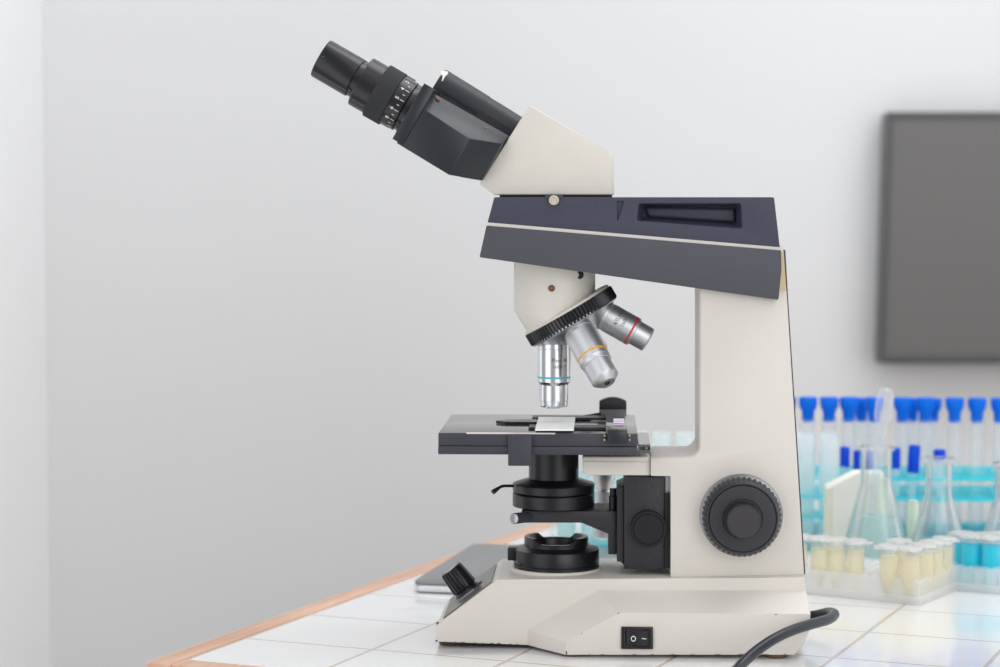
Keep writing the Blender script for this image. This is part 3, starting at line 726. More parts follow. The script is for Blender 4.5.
# prism head, binocular barrels and eyepieces
AX = pdir(cos(radians(30.0)), sin(radians(30.0)), 0.01, (380, 90))     # down the barrels, towards the head
NX = Vector((AX.z, 0, -AX.x)); NX = -NX if NX.z < 0 else NX              # up and to the right
def head():
    b = BM(); y0, y1 = 0.003, 0.082
    prism(b, xz([(529.7, 105.0), (608.0, 151), (613.6, 158.5), (614.2, 194.8), (493.8, 194.8), (479.6, 184.2)], y0), y0, y1)
    xr = L(614, 180, y0).x
    def vert(e):
        m = (e.verts[0].co + e.verts[1].co) / 2
        return abs(m.x - xr) < 0.0015 and abs(e.verts[0].co.y - e.verts[1].co.y) < 1e-4 and abs(e.verts[0].co.z - e.verts[1].co.z) > 0.002 and abs(m.y - y0) < 0.001 or (abs(m.x - xr) < 0.0015 and abs(m.y - y1) < 0.001 and abs(e.verts[0].co.z - e.verts[1].co.z) > 0.002)
    bev(b, 0.007, 6, 30, sel=vert); bev(b, 0.0012, 3, 25)
    obj('viewing_head', b, 'head', scope, sharp=30, label='cream wedge-shaped viewing head')
    def housing(yn, yf, flip):
        # outline corners from the photo at the near face
        A, B_, C_, D_ = (420.8, 107), (469, 139), (449, 175), (396.4, 143)
        E, Fp, G = (431.5, 92.0), (509, 136.0), (482.5, 180.5)
        n0 = -0.020; mid = 0.006; far = 0.034
        near = [L(*p, n0) for p in (A, B_, C_, D_)] + [L(502.0, 143.8, -0.007), L(482.0, 180.5, -0.007)]
        m_ = [L(*p, mid) for p in (E, Fp, G)] + [L(398.6, 144, n0) + Vector((0, mid - n0, 0))]
        fr = [p + Vector((0, far - mid, 0)) for p in m_]
        pts = near + m_ + fr
        if flip: pts = [Vector((p.x, 2*YC - p.y, p.z)) for p in pts]
        b = BM(); hull(b, pts); bev(b, 0.0006, 2, 20)
        h = obj('barrel_housing', b, 'housing', scope, sharp=30)
        # rim plate at the eyepiece end
        e0 = L(431.0, 88.5, mid); d0 = L(400.5, 141.5, mid); up = (e0 - d0)
        mn = (e0 + d0) / 2
        b = BM(); hw = up.length / 2 + 0.0006; un = up.normalized()
        ps = []
        for s in (-0.0030, 0.0046):
            for u in (-hw, hw):
                for y in (-0.021, far + 0.001): ps.append(Vector((mn.x, y, mn.z)) + AX * s + un * u)
        if flip: ps = [Vector((p.x, 2*YC - p.y, p.z)) for p in ps]
        hull(b, ps); bev(b, 0.0005, 2); obj('rim_plate', b, 'housing', h)
        if not flip:
            for p, scy in (((438.0, 98.6), 0.0005), ((485.6, 127.5), 0.0002)):
                o = L(*p, -0.0015); sn = (L(440, 98, 0.002) - L(424, 106, -0.016))
                nn = AX.cross(L(*E, mid) - L(*A, n0)).normalized()
                if nn.y > 0: nn = -nn
                b = BM(); lathe(b, [(-0.001, 0.0017), (0.0004, 0.0016), (0.0005, 0.0009), (0.0001, 0.0007), (0.0001, 0)], L(p[0], p[1], scy), nn, 16); obj('screw', b, 'copper', h)
        return h
    housing(0, 0, False); housing(0, 0, True)
    # round spine between the barrels
    r = 0.0125
    s0 = P(446.2, 69.6) - NX * r; s1 = P(530, 121.2) - NX * r
    b = BM(); ln = (s1 - s0).length
    lathe(b, [(-0.0006, r*0.88), (-0.0006, r*0.97), (0.0006, r), (ln*0.52, r), (ln*0.52, r*0.975), (ln, r*0.975)], s0, (s1 - s0), 64)
    q = BM(); hull(q, [s0 + NX*0 + Vector((0, sy*0.0122, 0)) + AX*a - NX*k for sy in (-1, 1) for a in (0, ln - 0.004) for k in (0, 0.016)])
    join(b, q)
    sp = obj('pivot_spine', b, 'housing2', scope, sharp=30, label='worn round spine between the two barrels')
    b = BM(); cpt = [(441.5, 71.8), (447.6, 71.4), (449.0, 73.8), (446.2, 77.2), (444.0, 82.2), (443.0, 82.0), (443.8, 77.0), (442.0, 75.0)]
    c0 = s0
    vs = []
    for a, d in cpt:
        p = P(a, d, YC); s = (p - c0).dot(AX); n_ = (p - c0).dot(NX); n_ = min(n_, r*0.99)
        y = sqrt(max(0, (r*1.012)**2 - n_**2)); v = c0 + AX*s + NX*n_ + Vector((0, -y, 0)); vs.append(b.verts.new(v))
    b.faces.new(vs); bmesh.ops.triangulate(b, faces=b.faces[:]); obj('paint_chip', b, 'wornedge', sp, label='small bare white paint chip')
    # eyepieces
    k = S(0.01)
    def eyepiece(yc):
        o = L(321.6, 58.4, 0.0115); o = Vector((o.x, yc, o.z))
        b = BM(); r = lambda p: p * k
        lathe(b, [(0.004, 0), (0.004, r(15)), (0.0, r(18.5)), (-0.0004, r(20)), (0.0006, r(20.6)), (r(38.6), r(20.6)), (r(39.2), r(20.2)), (r(39.3), r(18)), (r(42.5), r(18)), (r(42.6), r(19.3)), (r(45.5), r(19.3)), (r(45.6), r(24))], o, AX, 96)
        ep = obj('eyepiece', b, 'eyeblack', scope, sharp=30)
        b = BM(); lathe(b, [(0.0045, r(15.2)), (0.0036, r(10)), (0.0034, 0)], o, AX, 48); obj('eye_lens', b, 'lensdark', ep)
        b = BM(); lathe(b, [(r(45.4), r(22)), (r(45.6), r(25.6)), (r(46.4), r(26.3)), (r(64), r(26.3)), (r(64), r(20))], o, AX, 96); obj('diopter_sleeve', b, 'eyeblack', ep, sharp=30)
        b = BM(); lathe(b, [(r(63.6), r(27)), (r(64), r(28.8), 0, 1), (r(82.5), r(28.8), 0, 1), (r(83), r(27))], o, AX, 360, rf=scallop(120, 0.012)); obj('focusing_ring', b, 'rubber', ep, sharp=50, label='matt ribbed focusing ring')
        b = BM(); lathe(b, [(r(82.8), r(20)), (r(82.9), r(26.6)), (r(97), r(26.6)), (r(97.4), r(25.8)), (r(98), r(24)), (r(101), r(24)), (r(101.2), r(26)), (r(104), r(26)), (r(108), r(22))], o, AX, 96); sb = obj('scale_barrel', b, 'eyeblack', ep, sharp=30)
        # numbers and ticks round the barrel
        ax, u, v = basis(AX, (0, -1, 0))
        if yc < YC:
            sgn = 1 if (v.dot(NX) > 0) else -1
            full = BM()
            def onbar(s, th, R=r(26.6) + 0.00012):   # th measured from the viewer side towards the top
                return o + ax * s + (u * cos(th) + v * (sgn * sin(th))) * R
            for kx, (ch, th) in enumerate((('8', -0.72), ('6', -0.28), ('5', 0.15), ('4', 0.56), ('2', 0.98))):
                def fn(x, y, th=th): return onbar(r(88.0) - y, th + x / r(26.6))
                t = text_bm(ch, 0.0036, fn, 0.00006); join(full, t)
            def tick(th, s0, s1, w=0.00022):
                d = w / r(26.6)
                full.faces.new([full.verts.new(onbar(s, a)) for s, a in ((s0, th - d), (s1, th - d), (s1, th + d), (s0, th + d))])
            for i in range(-5, 8):
                th = -0.72 + 0.215 * (i + 0) 
                tick(th, r(91), r(95.5 if i % 2 == 0 else 93.5))
            bmesh.ops.recalc_face_normals(full, faces=full.faces[:])
            obj('scale_marks', full, 'white_print', sb)
        return ep
    eyepiece(0.0110); eyepiece(2*YC - 0.0110)
head()

# nosepiece, turret and objectives
def nose():
    APEX = P(554, 286.7); TD = pdir(0.504, 0.864)
    tc = P(571.2, 316.2)                       # middle of the ring
    ax, u, v = basis(TD, (0, -1, 0))
    rr = 49.6 * sC
    pts = []
    n = 48; ctr = P(554.6, 262)
    for i in range(n):
        a = 2*pi*i/n
        cxp, cyp = ctr.x + 40.6*sC*cos(a), YC + 40.6*sC*sin(a)
        pl = tc - TD * 0.0050; zp = pl.z - ((cxp - pl.x) * TD.x + (cyp - pl.y) * TD.y) / TD.z
        pts.append(Vector((cxp, cyp, P(554, 246).z))); pts.append(Vector((cxp, cyp, max(zp, P(554, 310).z))))
        q = pl + (u*cos(a) + v*sin(a)) * rr * 0.93
        if q.x < tc.x - 0.010: pts.append(q)
    b = BM(); hull(b, pts)
    lathe(b, [(-0.0066, rr*0.90), (-0.0060, rr*0.955), (-0.0046, rr*0.96), (-0.0044, rr*0.9)], tc, TD, 96)
    nb = obj('nosepiece_body', b, 'head', scope, sharp=28, label='cream body above the objective turret')
    yb = YC - 40.6*sC
    screw(551.6, 288.3, yb - 0.0001, 0.0022, nb, 'copper'); screw(579.8, 275.0, yb + 0.0065, 0.0026, nb, 'satin')
    b = BM()
    lathe(b, [(-0.0045, rr*0.93), (-0.0045, rr*0.985), (-0.0038, rr, 0, 1), (0.0034, rr, 0, 1), (0.0041, rr*0.985), (0.0041, rr*0.93)], tc, TD, 456, rf=scallop(76, 0.035))
    tr = obj('turret_ring', b, 'satin', scope, sharp=30, label='black knurled turret ring')
    b = BM(); lathe(b, [(-0.0038, rr*0.9), (0.0042, rr*0.985), (0.0048, rr*0.97), (0.0058, rr*0.88), (0.0110, rr*0.62), (0.0150, rr*0.40), (0.0150, 0)], tc, TD, 96); obj('turret_plate', b, 'steel', tr, sharp=30)
    k = sC
    def objective(d, band, segs, tband, mm, texts=None, name_label=None):
        """segs: (t px, r px) from apex along d"""
        b = BM(); lathe(b, [(t*k, r*k) for t, r in segs] + [(segs[-1][0]*k, 0)], APEX, d, 96)
        ob = obj('objective', b, mm, scope, sharp=25, label=name_label)
        rb = next(r for t, r in reversed(segs) if t <= tband)
        b = BM(); lathe(b, [((tband - 1.0)*k, rb*k*0.98), ((tband - 1.0)*k, rb*k*1.006), ((tband + 1.0)*k, rb*k*1.006), ((tband + 1.0)*k, rb*k*0.98)], APEX, d, 96); obj('colour_band', b, band, ob)
        b = BM(); t, r = segs[-1]; lathe(b, [((t - 1)*k, 3.2*k), ((t + 0.35)*k, 3.0*k), ((t + 0.2)*k, 2*k), ((t+0.2)*k, 0)], APEX, d, 32); obj('front_lens', b, 'lensdark', ob)
        if texts:
            a_, u_, v_ = basis(d, (0, -1, 0)); full = BM(); R = rb * k * 1.004
            for (s, t0, th0, size) in texts:
                def fn(x, y): 
                    return APEX + a_ * (t0*k - y) + (u_*cos(th0 + SG*x/R) + v_*sin(th0 + SG*x/R)) * R
                SG = 1 if (v_.x > 0) else -1
                join(full, text_bm(s, size, fn))
            bmesh.ops.recalc_face_normals(full, faces=full.faces[:]); obj('engraving', full, 'black_print', ob)
        return ob
    down = Vector((0, 0, -1))
    long_ = [(52, 14), (56.5, 15), (57, 16.4), (61, 16.5), (61.3, 16.2), (62, 16.2), (62.3, 16.5), (95, 16.5), (96, 15.6), (97.5, 14.6), (98.5, 14.4), (114, 14.4), (114.4, 14), (119, 13.8), (120.3, 12.6), (120.5, 7.4), (121.8, 6.6)]
    th = radians(30)
    e_side = TD.cross(down).normalized()
    # the vertical one sits 30 degrees off the turret axis; the others are the same turned by quarter turns
    def turned(q): return Matrix.Rotation(q, 3, TD) @ down
    sidev = turned(pi/2); s_near = 1 if sidev.y < 0 else -1
    def ang(q): 
        d = turned(q * s_near); return d
    objective(down, 'blue_band', long_, 90.5, 'chrome', [('Plan  40', 73, -0.42, 0.0038), ('160/0.17', 79.5, -0.42, 0.0030)], 'upright chrome objective with a light blue band')
    nl = [(50, 12), (55, 14.6), (55.5, 15.4), (59, 15.6), (59.5, 15.0), (62, 15.0), (62.5, 15.8), (95, 15.8), (96, 15.2), (99.5, 14.8), (100, 14.1), (117, 14.1), (117.6, 13.8), (122.5, 8.5), (123, 7.8), (122.6, 6)]
    objective(ang(pi/2), 'orange_band', nl, 89.5, 'satin_silver', None, 'matt silver objective with an orange band')
    sh = [(48, 12), (52, 14.4), (55, 14.8), (55.6, 15.3), (60, 15.3), (60.5, 14.6), (63, 14.6), (63.3, 15.0), (92, 15.0), (92.6, 13.2), (95, 12.9), (107, 12.7), (108.5, 11.8), (109, 8), (108, 7)]
    objective(ang(pi), 'red_band', sh, 88.5, 'satin_silver', [('4/0.10', 71, -0.3, 0.0040), ('160/-', 78, -0.3, 0.0036)], 'short silver objective with a red band')
    objective(ang(3*pi/2), 'orange_band', sh, 88.5, 'satin_silver', None, 'silver objective at the back of the turret')
nose()

# ------------------------------------------------------------------ laptop behind the microscope
def laptop():
    a = T(412.5, 592.5); rz = -math.atan(518 / F_PX)
    t = thing('laptop', 'closed slim dark grey laptop lying behind the microscope', 'laptop', (a.x, a.y, 0), rz)
    wd, dp = 0.235, 0.190
    def slab(z0, z1, ins, r=0.007):
        b = BM(); vs = []
        for cx_, cy, a0 in ((wd - r, r, -pi/2), (wd - r, dp - r, 0), (r, dp - r, pi/2), (r, r, pi)):
            for i in range(7):
                q = a0 + pi/2*i/6; vs.append((cx_ + (r - ins)*cos(q), cy + (r - ins)*sin(q)))
        lo = [b.verts.new((x, y, z0)) for x, y in vs]; hi = [b.verts.new((x, y, z1)) for x, y in vs]
        b.faces.new(lo[::-1]); b.faces.new(hi)
        for i in range(len(vs)): b.faces.new((lo[i], lo[(i+1) % len(vs)], hi[(i+1) % len(vs)], hi[i]))
        bmesh.ops.recalc_face_normals(b, faces=b.faces[:]); return b
    b = slab(0.0008, 0.0058, 0.0); bev(b, 0.0008, 2, 50); obj('body', b, 'laptop_silver', t, label='pale silver lower body')
    b = slab(0.0060, 0.0088, 0.0002); bev(b, 0.0007, 2, 50); obj('lid', b, 'laptop_dark', t, label='dark grey lid')
    b = slab(0.0057, 0.0061, 0.002); obj('hinge_gap', b, 'satin', t)
    for x, y in ((0.02, 0.02), (wd - 0.02, 0.02), (0.02, dp - 0.02), (wd - 0.02, dp - 0.02)):
        b = BM(); lathe(b, [(0, 0.004), (0.0009, 0.004)], (x, y, 0), (0, 0, 1), 16); obj('rubber_pad', b, 'satin', t)
laptop()

# ------------------------------------------------------------------ racks, tubes and flasks
def holed_plate(bm, rows, z0, z1, x0, x1, y0, y1, n=16, mi=0):
    """rows: list of (yc, r, [x...]); strips split at midpoints between rows"""
    ys = [y0] + [(rows[i][0] + rows[i+1][0]) / 2 for i in range(len(rows) - 1)] + [y1]
    for k, (yc, r, xs) in enumerate(rows):
        xs = sorted(xs); bx = [x0] + [(xs[i] + xs[i+1]) / 2 for i in range(len(xs) - 1)] + [x1]
        for i, xc in enumerate(xs):
            X0, X1, Y0, Y1 = bx[i], bx[i+1], ys[k], ys[k+1]
            inn, out = [], []
            for j in range(n):
                a = 2*pi*j/n + pi/n; c, s = cos(a), sin(a)
                inn.append((xc + r*c, yc + r*s))
                tx = ((X1 - xc) / c) if c > 0 else ((X0 - xc) / c); ty = ((Y1 - yc) / s) if s > 0 else ((Y0 - yc) / s)
                t = min(tx, ty); out.append((xc + c*t, yc + s*t))
            for zz in (z0, z1):
                A = [bm.verts.new((*p, zz)) for p in inn]; B = [bm.verts.new((*p, zz)) for p in out]
                cor = []
                for j in range(n): bm.faces.new((A[j], A[(j+1) % n], B[(j+1) % n], B[j]))
                for (qx, qy) in ((X1, Y1), (X0, Y1), (X0, Y0), (X1, Y0)):
                    da = atan2(qy - yc, qx - xc) % (2*pi); j = int(((da - pi/n) % (2*pi)) / (2*pi/n))
                    bm.faces.new((B[j], B[(j+1) % n], bm.verts.new((qx, qy, zz))))
            A = [bm.verts.new((*p, z0)) for p in inn]; B = [bm.verts.new((*p, z1)) for p in inn]
            for j in range(n): bm.faces.new((A[j], A[(j+1) % n], B[(j+1) % n], B[j]))
    for (a, b_) in (((x0, y0), (x1, y0)), ((x1, y0), (x1, y1)), ((x1, y1), (x0, y1)), ((x0, y1), (x0, y0))):
        bm.faces.new([bm.verts.new(v) for v in ((*a, z0), (*b_, z0), (*b_, z1), (*a, z1))])
    for f in bm.faces: f.material_index = mi
    bmesh.ops.remove_doubles(bm, verts=bm.verts[:], dist=1e-6)
    bmesh.ops.recalc_face_normals(bm, faces=bm.faces[:])

# tall rack at the back with the blue stoppered tubes
RB_RZ = radians(-4)
rbx = W(923, 480, 1.93).x; rby = 1.945 - D0
RB = Matrix.Translation((rbx, rby, 0)) @ Matrix.Rotation(RB_RZ, 4, 'Z')
RBi = RB.inverted()
def rb_x(px, yl):       # x in the rack's frame where its line y=yl is seen at px
    o = RBi @ CAM; x = (px - 500) / F_PX
    d = (RBi.to_3x3() @ Vector((x, cos(PITCH), 0))); t = (yl - o.y) / d.y
    return (o + d*t).x
front_px = [846, 858, 870, 897, 914, 941, 965, 987]
tall_px = [787.5, 808.7, 829.8, 849.5, 875, 903.5, 926, 955.5, 978, 1001]
back_px = [798, 820, 862, 884, 912.5, 933.5, 966, 990]
Y_F, Y_T, Y_B = -0.036, -0.012, 0.022
rowsB = [(Y_F, 0.0050, [rb_x(p, Y_F) for p in front_px]), (Y_T, 0.0078, [rb_x(p, Y_T) for p in tall_px]), (Y_B, 0.0078, [rb_x(p, Y_B) for p in back_px])]
t = thing('test_tube_rack', 'bright teal two-shelf rack holding the blue-stoppered test tubes', 'test tube rack', (rbx, rby, 0), RB_RZ)
X0, X1 = -0.135, 0.135
for z0 in (0.0515, 0.0340):
    b = BM(); holed_plate(b, rowsB, z0, z0 + 0.003, X0, X1, -0.045, 0.045); obj('shelf', b, 'teal', t)
b = BM(); box(b, X0, X1, -0.045, 0.045, 0.0, 0.003); obj('bottom_shelf', b, 'teal', t)
for xx in (X0 - 0.003, X1):
    b = BM(); box(b, xx, xx + 0.003, -0.045, 0.045, 0.0, 0.056); bev(b, 0.0005, 1); obj('end_panel', b, 'teal', t)

def tall_tube(parent_label, grp, h=0.1055):
    t = thing('test_tube', parent_label, 'test tube', group=grp)
    b = BM(); prof = [(0, 0)] + [(0.0070*(1 - cos(a)), 0.0070*sin(a)) for a in (pi/10, pi/5, pi/3.3, pi/2.4, pi/2)] + [(h - 0.0065, 0.0070), (h - 0.006, 0.0073)]
    inner = [(h - 0.006, 0.0062), (0.008, 0.0062), (0.0025, 0.004), (0.0015, 0)]
    lathe(b, prof + inner, (0, 0, 0), (0, 0, 1), 24); obj('tube_body', b, 'tubeclear', t, sharp=50)
    b = BM(); z = h - 0.009
    lathe(b, [(z, 0.0044), (z + 0.001, 0.0052), (h + 0.0002, 0.0056), (h + 0.002, 0.0068), (h + 0.0055, 0.0080), (h + 0.0115, 0.0083), (h + 0.0128, 0.0076), (h + 0.0128, 0)], (0, 0, 0), (0, 0, 1), 32); obj('stopper', b, 'capblue', t, sharp=40)
    return t
proto = None
TL = {808.7: 'clear tube with blue stopper, first fully seen right of the microscope column', 829.8: 'clear tube with blue stopper, second to the right of the microscope column',
      787.5: 'blue-stoppered tube half hidden by the right edge of the microscope column', 849.5: 'blue-stoppered tube left of the pipette, overlapping the stopper behind it',
      875: 'blue-stoppered tube directly behind the upright plastic pipette', 903.5: 'blue-stoppered tube first to the right of the pipette', 926: 'blue-stoppered tube second to the right of the pipette, overlapping its neighbour',
      955.5: 'lone blue-stoppered tube third from the right edge of the photo', 978: 'lone blue-stoppered tube second from the right edge of the photo', 1001: 'blue-stoppered tube cut off by the right edge of the photo'}
for p in tall_px:
    x = rb_x(p, Y_T); loc = RB @ Vector((x, Y_T, 0.0031)); dz = {787.5: 0.0032, 808.7: 0.0018, 829.8: 0.0014}.get(p, 0)
    if proto is None: proto = tall_tube(TL[p], 'blue-stoppered test tubes'); o = proto; o.location = loc
    else: o = dup(proto, loc, 0, TL[p])
    o.location.z += 0
for p, lb in ((862, 'rear blue-stoppered tube left of the pipette, behind the overlapping front one'), (912.5, 'rear blue-stoppered tube between the two just right of the pipette'), (933.5, 'rear blue-stoppered tube, rightmost of the close pair right of the pipette')):
    x = rb_x(p, Y_B); dup(proto, RB @ Vector((x, Y_B, 0.0031)), 0, lb).scale = (1, 1, 0.97)

def small_tube(label, h=0.0665, rc=0.0040, ch=0.0140):
    t = thing('sample_tube', label, 'tube', group='short deep-blue-capped tubes')
    b = BM(); lathe(b, [(0, 0), (0.0008, 0.0022), (0.003, 0.0037), (h, 0.0038), (h, 0.0032), (0.004, 0.0030), (0.002, 0)], (0, 0, 0), (0, 0, 1), 20); obj('tube_body', b, 'tubefrost', t, sharp=50)
    b = BM(); lathe(b, [(h - 0.001, rc*0.97), (h - 0.0008, rc), (h + ch - 0.001, rc), (h + ch, rc*0.85), (h + ch, 0)], (0, 0, 0), (0, 0, 1), 24); obj('cap', b, 'capdark', t, sharp=40)
    return t
SL = {846: 'short deep-blue-capped tube left of the flask, above the cream block', 858: 'short thin blue-capped tube just left of the flask neck', 870: 'short blue-capped tube seen through the neck of the flask with the pipette',
      897: 'short deep-blue-capped tube just right of the pipette flask neck', 914: 'tallest and thickest of the short deep-blue-capped tubes, leaning slightly', 941: 'small tube with a squat blue cap above the narrow flask neck'}
for p, h, rc, ch in ((846, 0.0600, 0.0044, 0.0170), (858, 0.0580, 0.0032, 0.0160), (870, 0.058, 0.0034, 0.0150), (897, 0.0595, 0.0042, 0.0170), (914, 0.0560, 0.0052, 0.0230), (941, 0.0668, 0.0054, 0.0085)):
    x = rb_x(p, Y_F); o = small_tube(SL[p], h, rc, ch); o.location = RB @ Vector((x, Y_F, 0.0031))
    if p == 914: o.rotation_euler = (0, radians(3.5), 0); o.location.x -= 0.003

# long pale rack with open frosted tubes, behind the microscope
RA_RZ = radians(-3)
ra0 = W(553, 500, 1.865); ra1 = W(842, 500, 1.865)
rax = (ra0.x + ra1.x) / 2; ray_ = 1.872 - D0; HL = (ra1.x - ra0.x) / 2
t = thing('test_tube_rack', 'long pale translucent rack of open frosted tubes behind the microscope', 'test tube rack', (rax, ray_, 0), RA_RZ)
RA = Matrix.Translation((rax, ray_, 0)) @ Matrix.Rotation(RA_RZ, 4, 'Z')
nA = 12; xsA = [-HL + 0.012 + i * (2*HL - 0.024) / (nA - 1) for i in range(nA)]
ysA = (-0.016, 0.004)
rowsA = [(y, 0.0086, xsA) for y in ysA]
for z0, mm in ((0.0450, 'teal'), (0.0270, 'teal')):
    b = BM(); holed_plate(b, rowsA, z0, z0 + 0.0022, -HL, HL, -0.027, 0.0135); obj('shelf', b, mm, t)
b = BM(); box(b, -HL, HL, -0.027, 0.0135, 0, 0.003); obj('bottom_shelf', b, 'teal', t)
for xx in (-HL - 0.0025, HL):
    b = BM(); box(b, xx, xx + 0.0025, -0.027, 0.0135, 0, 0.068); obj('end_panel', b, 'tealpale', t)
b = BM(); box(b, -HL, HL, -0.0295, -0.0272, 0.003, 0.066); obj('front_panel', b, 'tealpale', t)
protoA = None
for j, y in enumerate(ysA):
    for i, x in enumerate(xsA):
        loc = RA @ Vector((x, y, 0.0031))
        if protoA is None:
            h = 0.094
            protoA = thing('test_tube', 'open frosted pale test tube in the long pale rack', 'test tube', loc, group='open frosted tubes in the long pale rack')
            b = BM(); lathe(b, [(0, 0), (0.0015, 0.0045), (0.006, 0.0080), (h - 0.002, 0.0080), (h - 0.001, 0.0088), (h, 0.0088), (h, 0.0072), (0.007, 0.0070), (0.003, 0)], (0, 0, 0), (0, 0, 1), 24)
            obj('tube_body', b, 'tubefrost', protoA, sharp=50)
        else: dup(protoA, loc, 0)

# cream block behind the flask
def cream_block():
    dpt = 1.79; a = T(829, 573.5); 
    y = dpt - D0
    t = thing('foam_block', 'pale cream block with a slanted top behind the pipette flask', 'block', (W(850, 540, dpt).x, y, 0), radians(0))
    x0 = W(828, 500, dpt).x - t.location.x; x1 = W(884, 500, dpt).x - t.location.x; xm = W(857, 500, dpt).x - t.location.x; xs = W(833, 500, dpt).x - t.location.x
    zt = W(850, 473, dpt).z; zl = W(828, 488, dpt).z
    b = BM(); prism(b, [(x0, 0), (x1, 0), (x1, zt), (xm, zt), (x0, zl)], 0, 0.022); bev(b, 0.0005, 1); obj('block_body', b, 'block', t)
    b = BM(); prism(b, [(x0 - 0.0008, 0), (xs, 0), (xs, zl + 0.002), (x0 - 0.0008, zl - 0.001)], -0.0008, 0.010); obj('side_strip', b, 'blockside', t, label='yellower strip on its left edge')
cream_block()

# conical flasks
def flask(px, dep, label, r_base, h, r_neck, liq=None, neck0=0.70, mi='glass'):
    p = W(px, 500, dep); loc = Vector((p.x, p.y, 0))
    t = thing('conical_flask', label, 'flask', loc)
    rim = r_neck + 0.0022; th = 0.0013
    outp = [(0, 0), (0, r_base*0.86), (0.0015, r_base*0.96), (0.005, r_base), (0.009, r_base*0.985), (h*neck0*0.93, r_neck*1.12), (h*neck0, r_neck), (h - 0.004, r_neck), (h - 0.0025, rim), (h - 0.0006, rim), (h, rim - 0.001)]
    inn = [(h - 0.0008, r_neck - th), (h*neck0, r_neck - th), (h*neck0*0.93, r_neck*1.12 - th), (0.009, r_base*0.985 - th), (0.003, r_base*0.9 - th), (0.002, 0)]
    b = BM(); lathe(b, outp + inn, (0, 0, 0), (0, 0, 1), 64); obj('glass_body', b, mi, t, sharp=60)
    if liq:
        hl, mm = liq; f = (hl - 0.009) / (h*neck0*0.93 - 0.009); rl = (r_base*0.985)*(1-f) + r_neck*1.12*f - th - 0.0002
        b = BM(); lathe(b, [(0.0023, 0), (0.0032, r_base*0.9 - th - 0.0003), (0.009, r_base*0.985 - th - 0.0003), (hl, rl), (hl, 0)], (0, 0, 0), (0, 0, 1), 48); obj('blue_liquid', b, mm, t, sharp=40)
    return t
DF = 1.735
hF = W(876, 446.5, DF).z
hl = W(870, 516, DF).z
fl = flask(876, DF, 'conical flask of pale blue liquid holding the plastic pipette', 0.0290, hF, 0.0125, (hl, 'liqblue'))
flask(938.5, 1.72, 'narrow-necked clear conical flask behind the straw-coloured tubes', 0.027, W(940, 458, 1.72).z, 0.0105)
flask(1013, 1.70, 'clear conical flask cut off by the right edge of the photo', 0.030, W(1000, 463, 1.70).z, 0.0140, (0.020, 'liqblue'))

# the pipette standing in the flask
def pipette():
    top = W(886.5, 387.5, DF - 0.004); mid = W(880.5, 421, DF); bot = W(868.5, 541, DF + 0.004)
    base = Vector(bot); t = thing('transfer_pipette', 'clear plastic bulb pipette standing in the blue liquid flask', 'pipette', base, off=base)
    d = (top - bot); ln = d.length; u = d.normalized(); k = DF / F_PX
    lm = (mid - bot).length
    b = BM(); prof = [(0, 0.0010), (0.02, 0.0016), (0.04, 0.0031), (lm - 0.010, 0.0036), (lm - 0.004, 0.0040), (lm + 0.002, 0.0068), (lm + 0.005, 0.0072), (ln - 0.006, 0.0070), (ln - 0.002, 0.0055), (ln, 0.0018), (ln, 0)]
    inn = [(0.0, 0)]
    lathe(b, prof, base, u, 28); obj('stem_and_bulb', b, 'pip', t, sharp=60)
M['pip'] = clear('milky_pipette', (0.98, 0.985, 1.0), 0.17, 0.5, (0.90, 0.93, 0.99))
pipette()

# two slim vials of pale green liquid
for px, pyt, dep, lb in ((885, 478, 1.775, 'slim pale green tube seen through the pipette flask'), (913, 500, 1.765, 'slim pale green tube between the two flasks')):
    p = W(px, 500, dep); t = thing('green_vial', lb, 'vial', (p.x, p.y, 0)); h = W(px, pyt, dep).z
    b = BM(); lathe(b, [(0, 0.0040), (0.001, 0.0045), (h - 0.004, 0.0045), (h - 0.003, 0.0038), (h, 0.0038)], (0, 0, 0), (0, 0, 1), 24); obj('vial_body', b, 'liqgreen', t, sharp=40)

# small racks with snap-lid tubes
def mini_rack(corner_px, rz, lx, ly, h, label, nx, ny):
    """corner: near right corner on the table; local x runs left along the long side, y away"""
    a = T(*corner_px); t = thing('tube_rack', label, 'tube rack', (a.x, a.y, 0), rz)
    px_, py_ = lx / nx, ly / ny
    rows = [(py_*(j + 0.5), 0.0039, [-lx + px_*(i + 0.5) for i in range(nx)]) for j in range(ny)]
    b = BM(); holed_plate(b, rows, h - 0.002, h, -lx, 0, 0, ly, n=12); obj('top_plate', b, 'rackclear', t)
    for (x0, x1, y0, y1) in ((-lx, 0, 0, 0.0015), (-lx, 0, ly - 0.0015, ly), (-lx, -lx + 0.0015, 0.0016, ly - 0.0016), (-0.0015, 0, 0.0016, ly - 0.0016)):
        b = BM(); box(b, x0, x1, y0, y1, 0, h - 0.0021)
        obj('side_wall', b, 'rackclear', t)
    b = BM()                                                   # hanging well sleeves behind the walls
    for j in (0, ny - 1):
        for i in range(nx):
            lathe(b, [(h - 0.003, 0.0040), (0.003, 0.0034)], (-lx + px_*(i+0.5), py_*(j+0.5), 0), (0, 0, 1), 10)
    for j in range(1, ny - 1): lathe(b, [(h - 0.003, 0.0040), (0.003, 0.0034)], (-px_*0.5, py_*(j+0.5), 0), (0, 0, 1), 10)
    obj('well_sleeves', b, 'rackclear', t, sharp=50)
    b = BM()
    box(b, -lx - 0.003, 0.003, -0.003, 0.0, 0.0, 0.006); box(b, 0.0, 0.003, 0.0, ly, 0.0, 0.006); bev(b, 0.0004, 1); obj('skirt', b, 'rackclear', t)
    return t, px_, py_
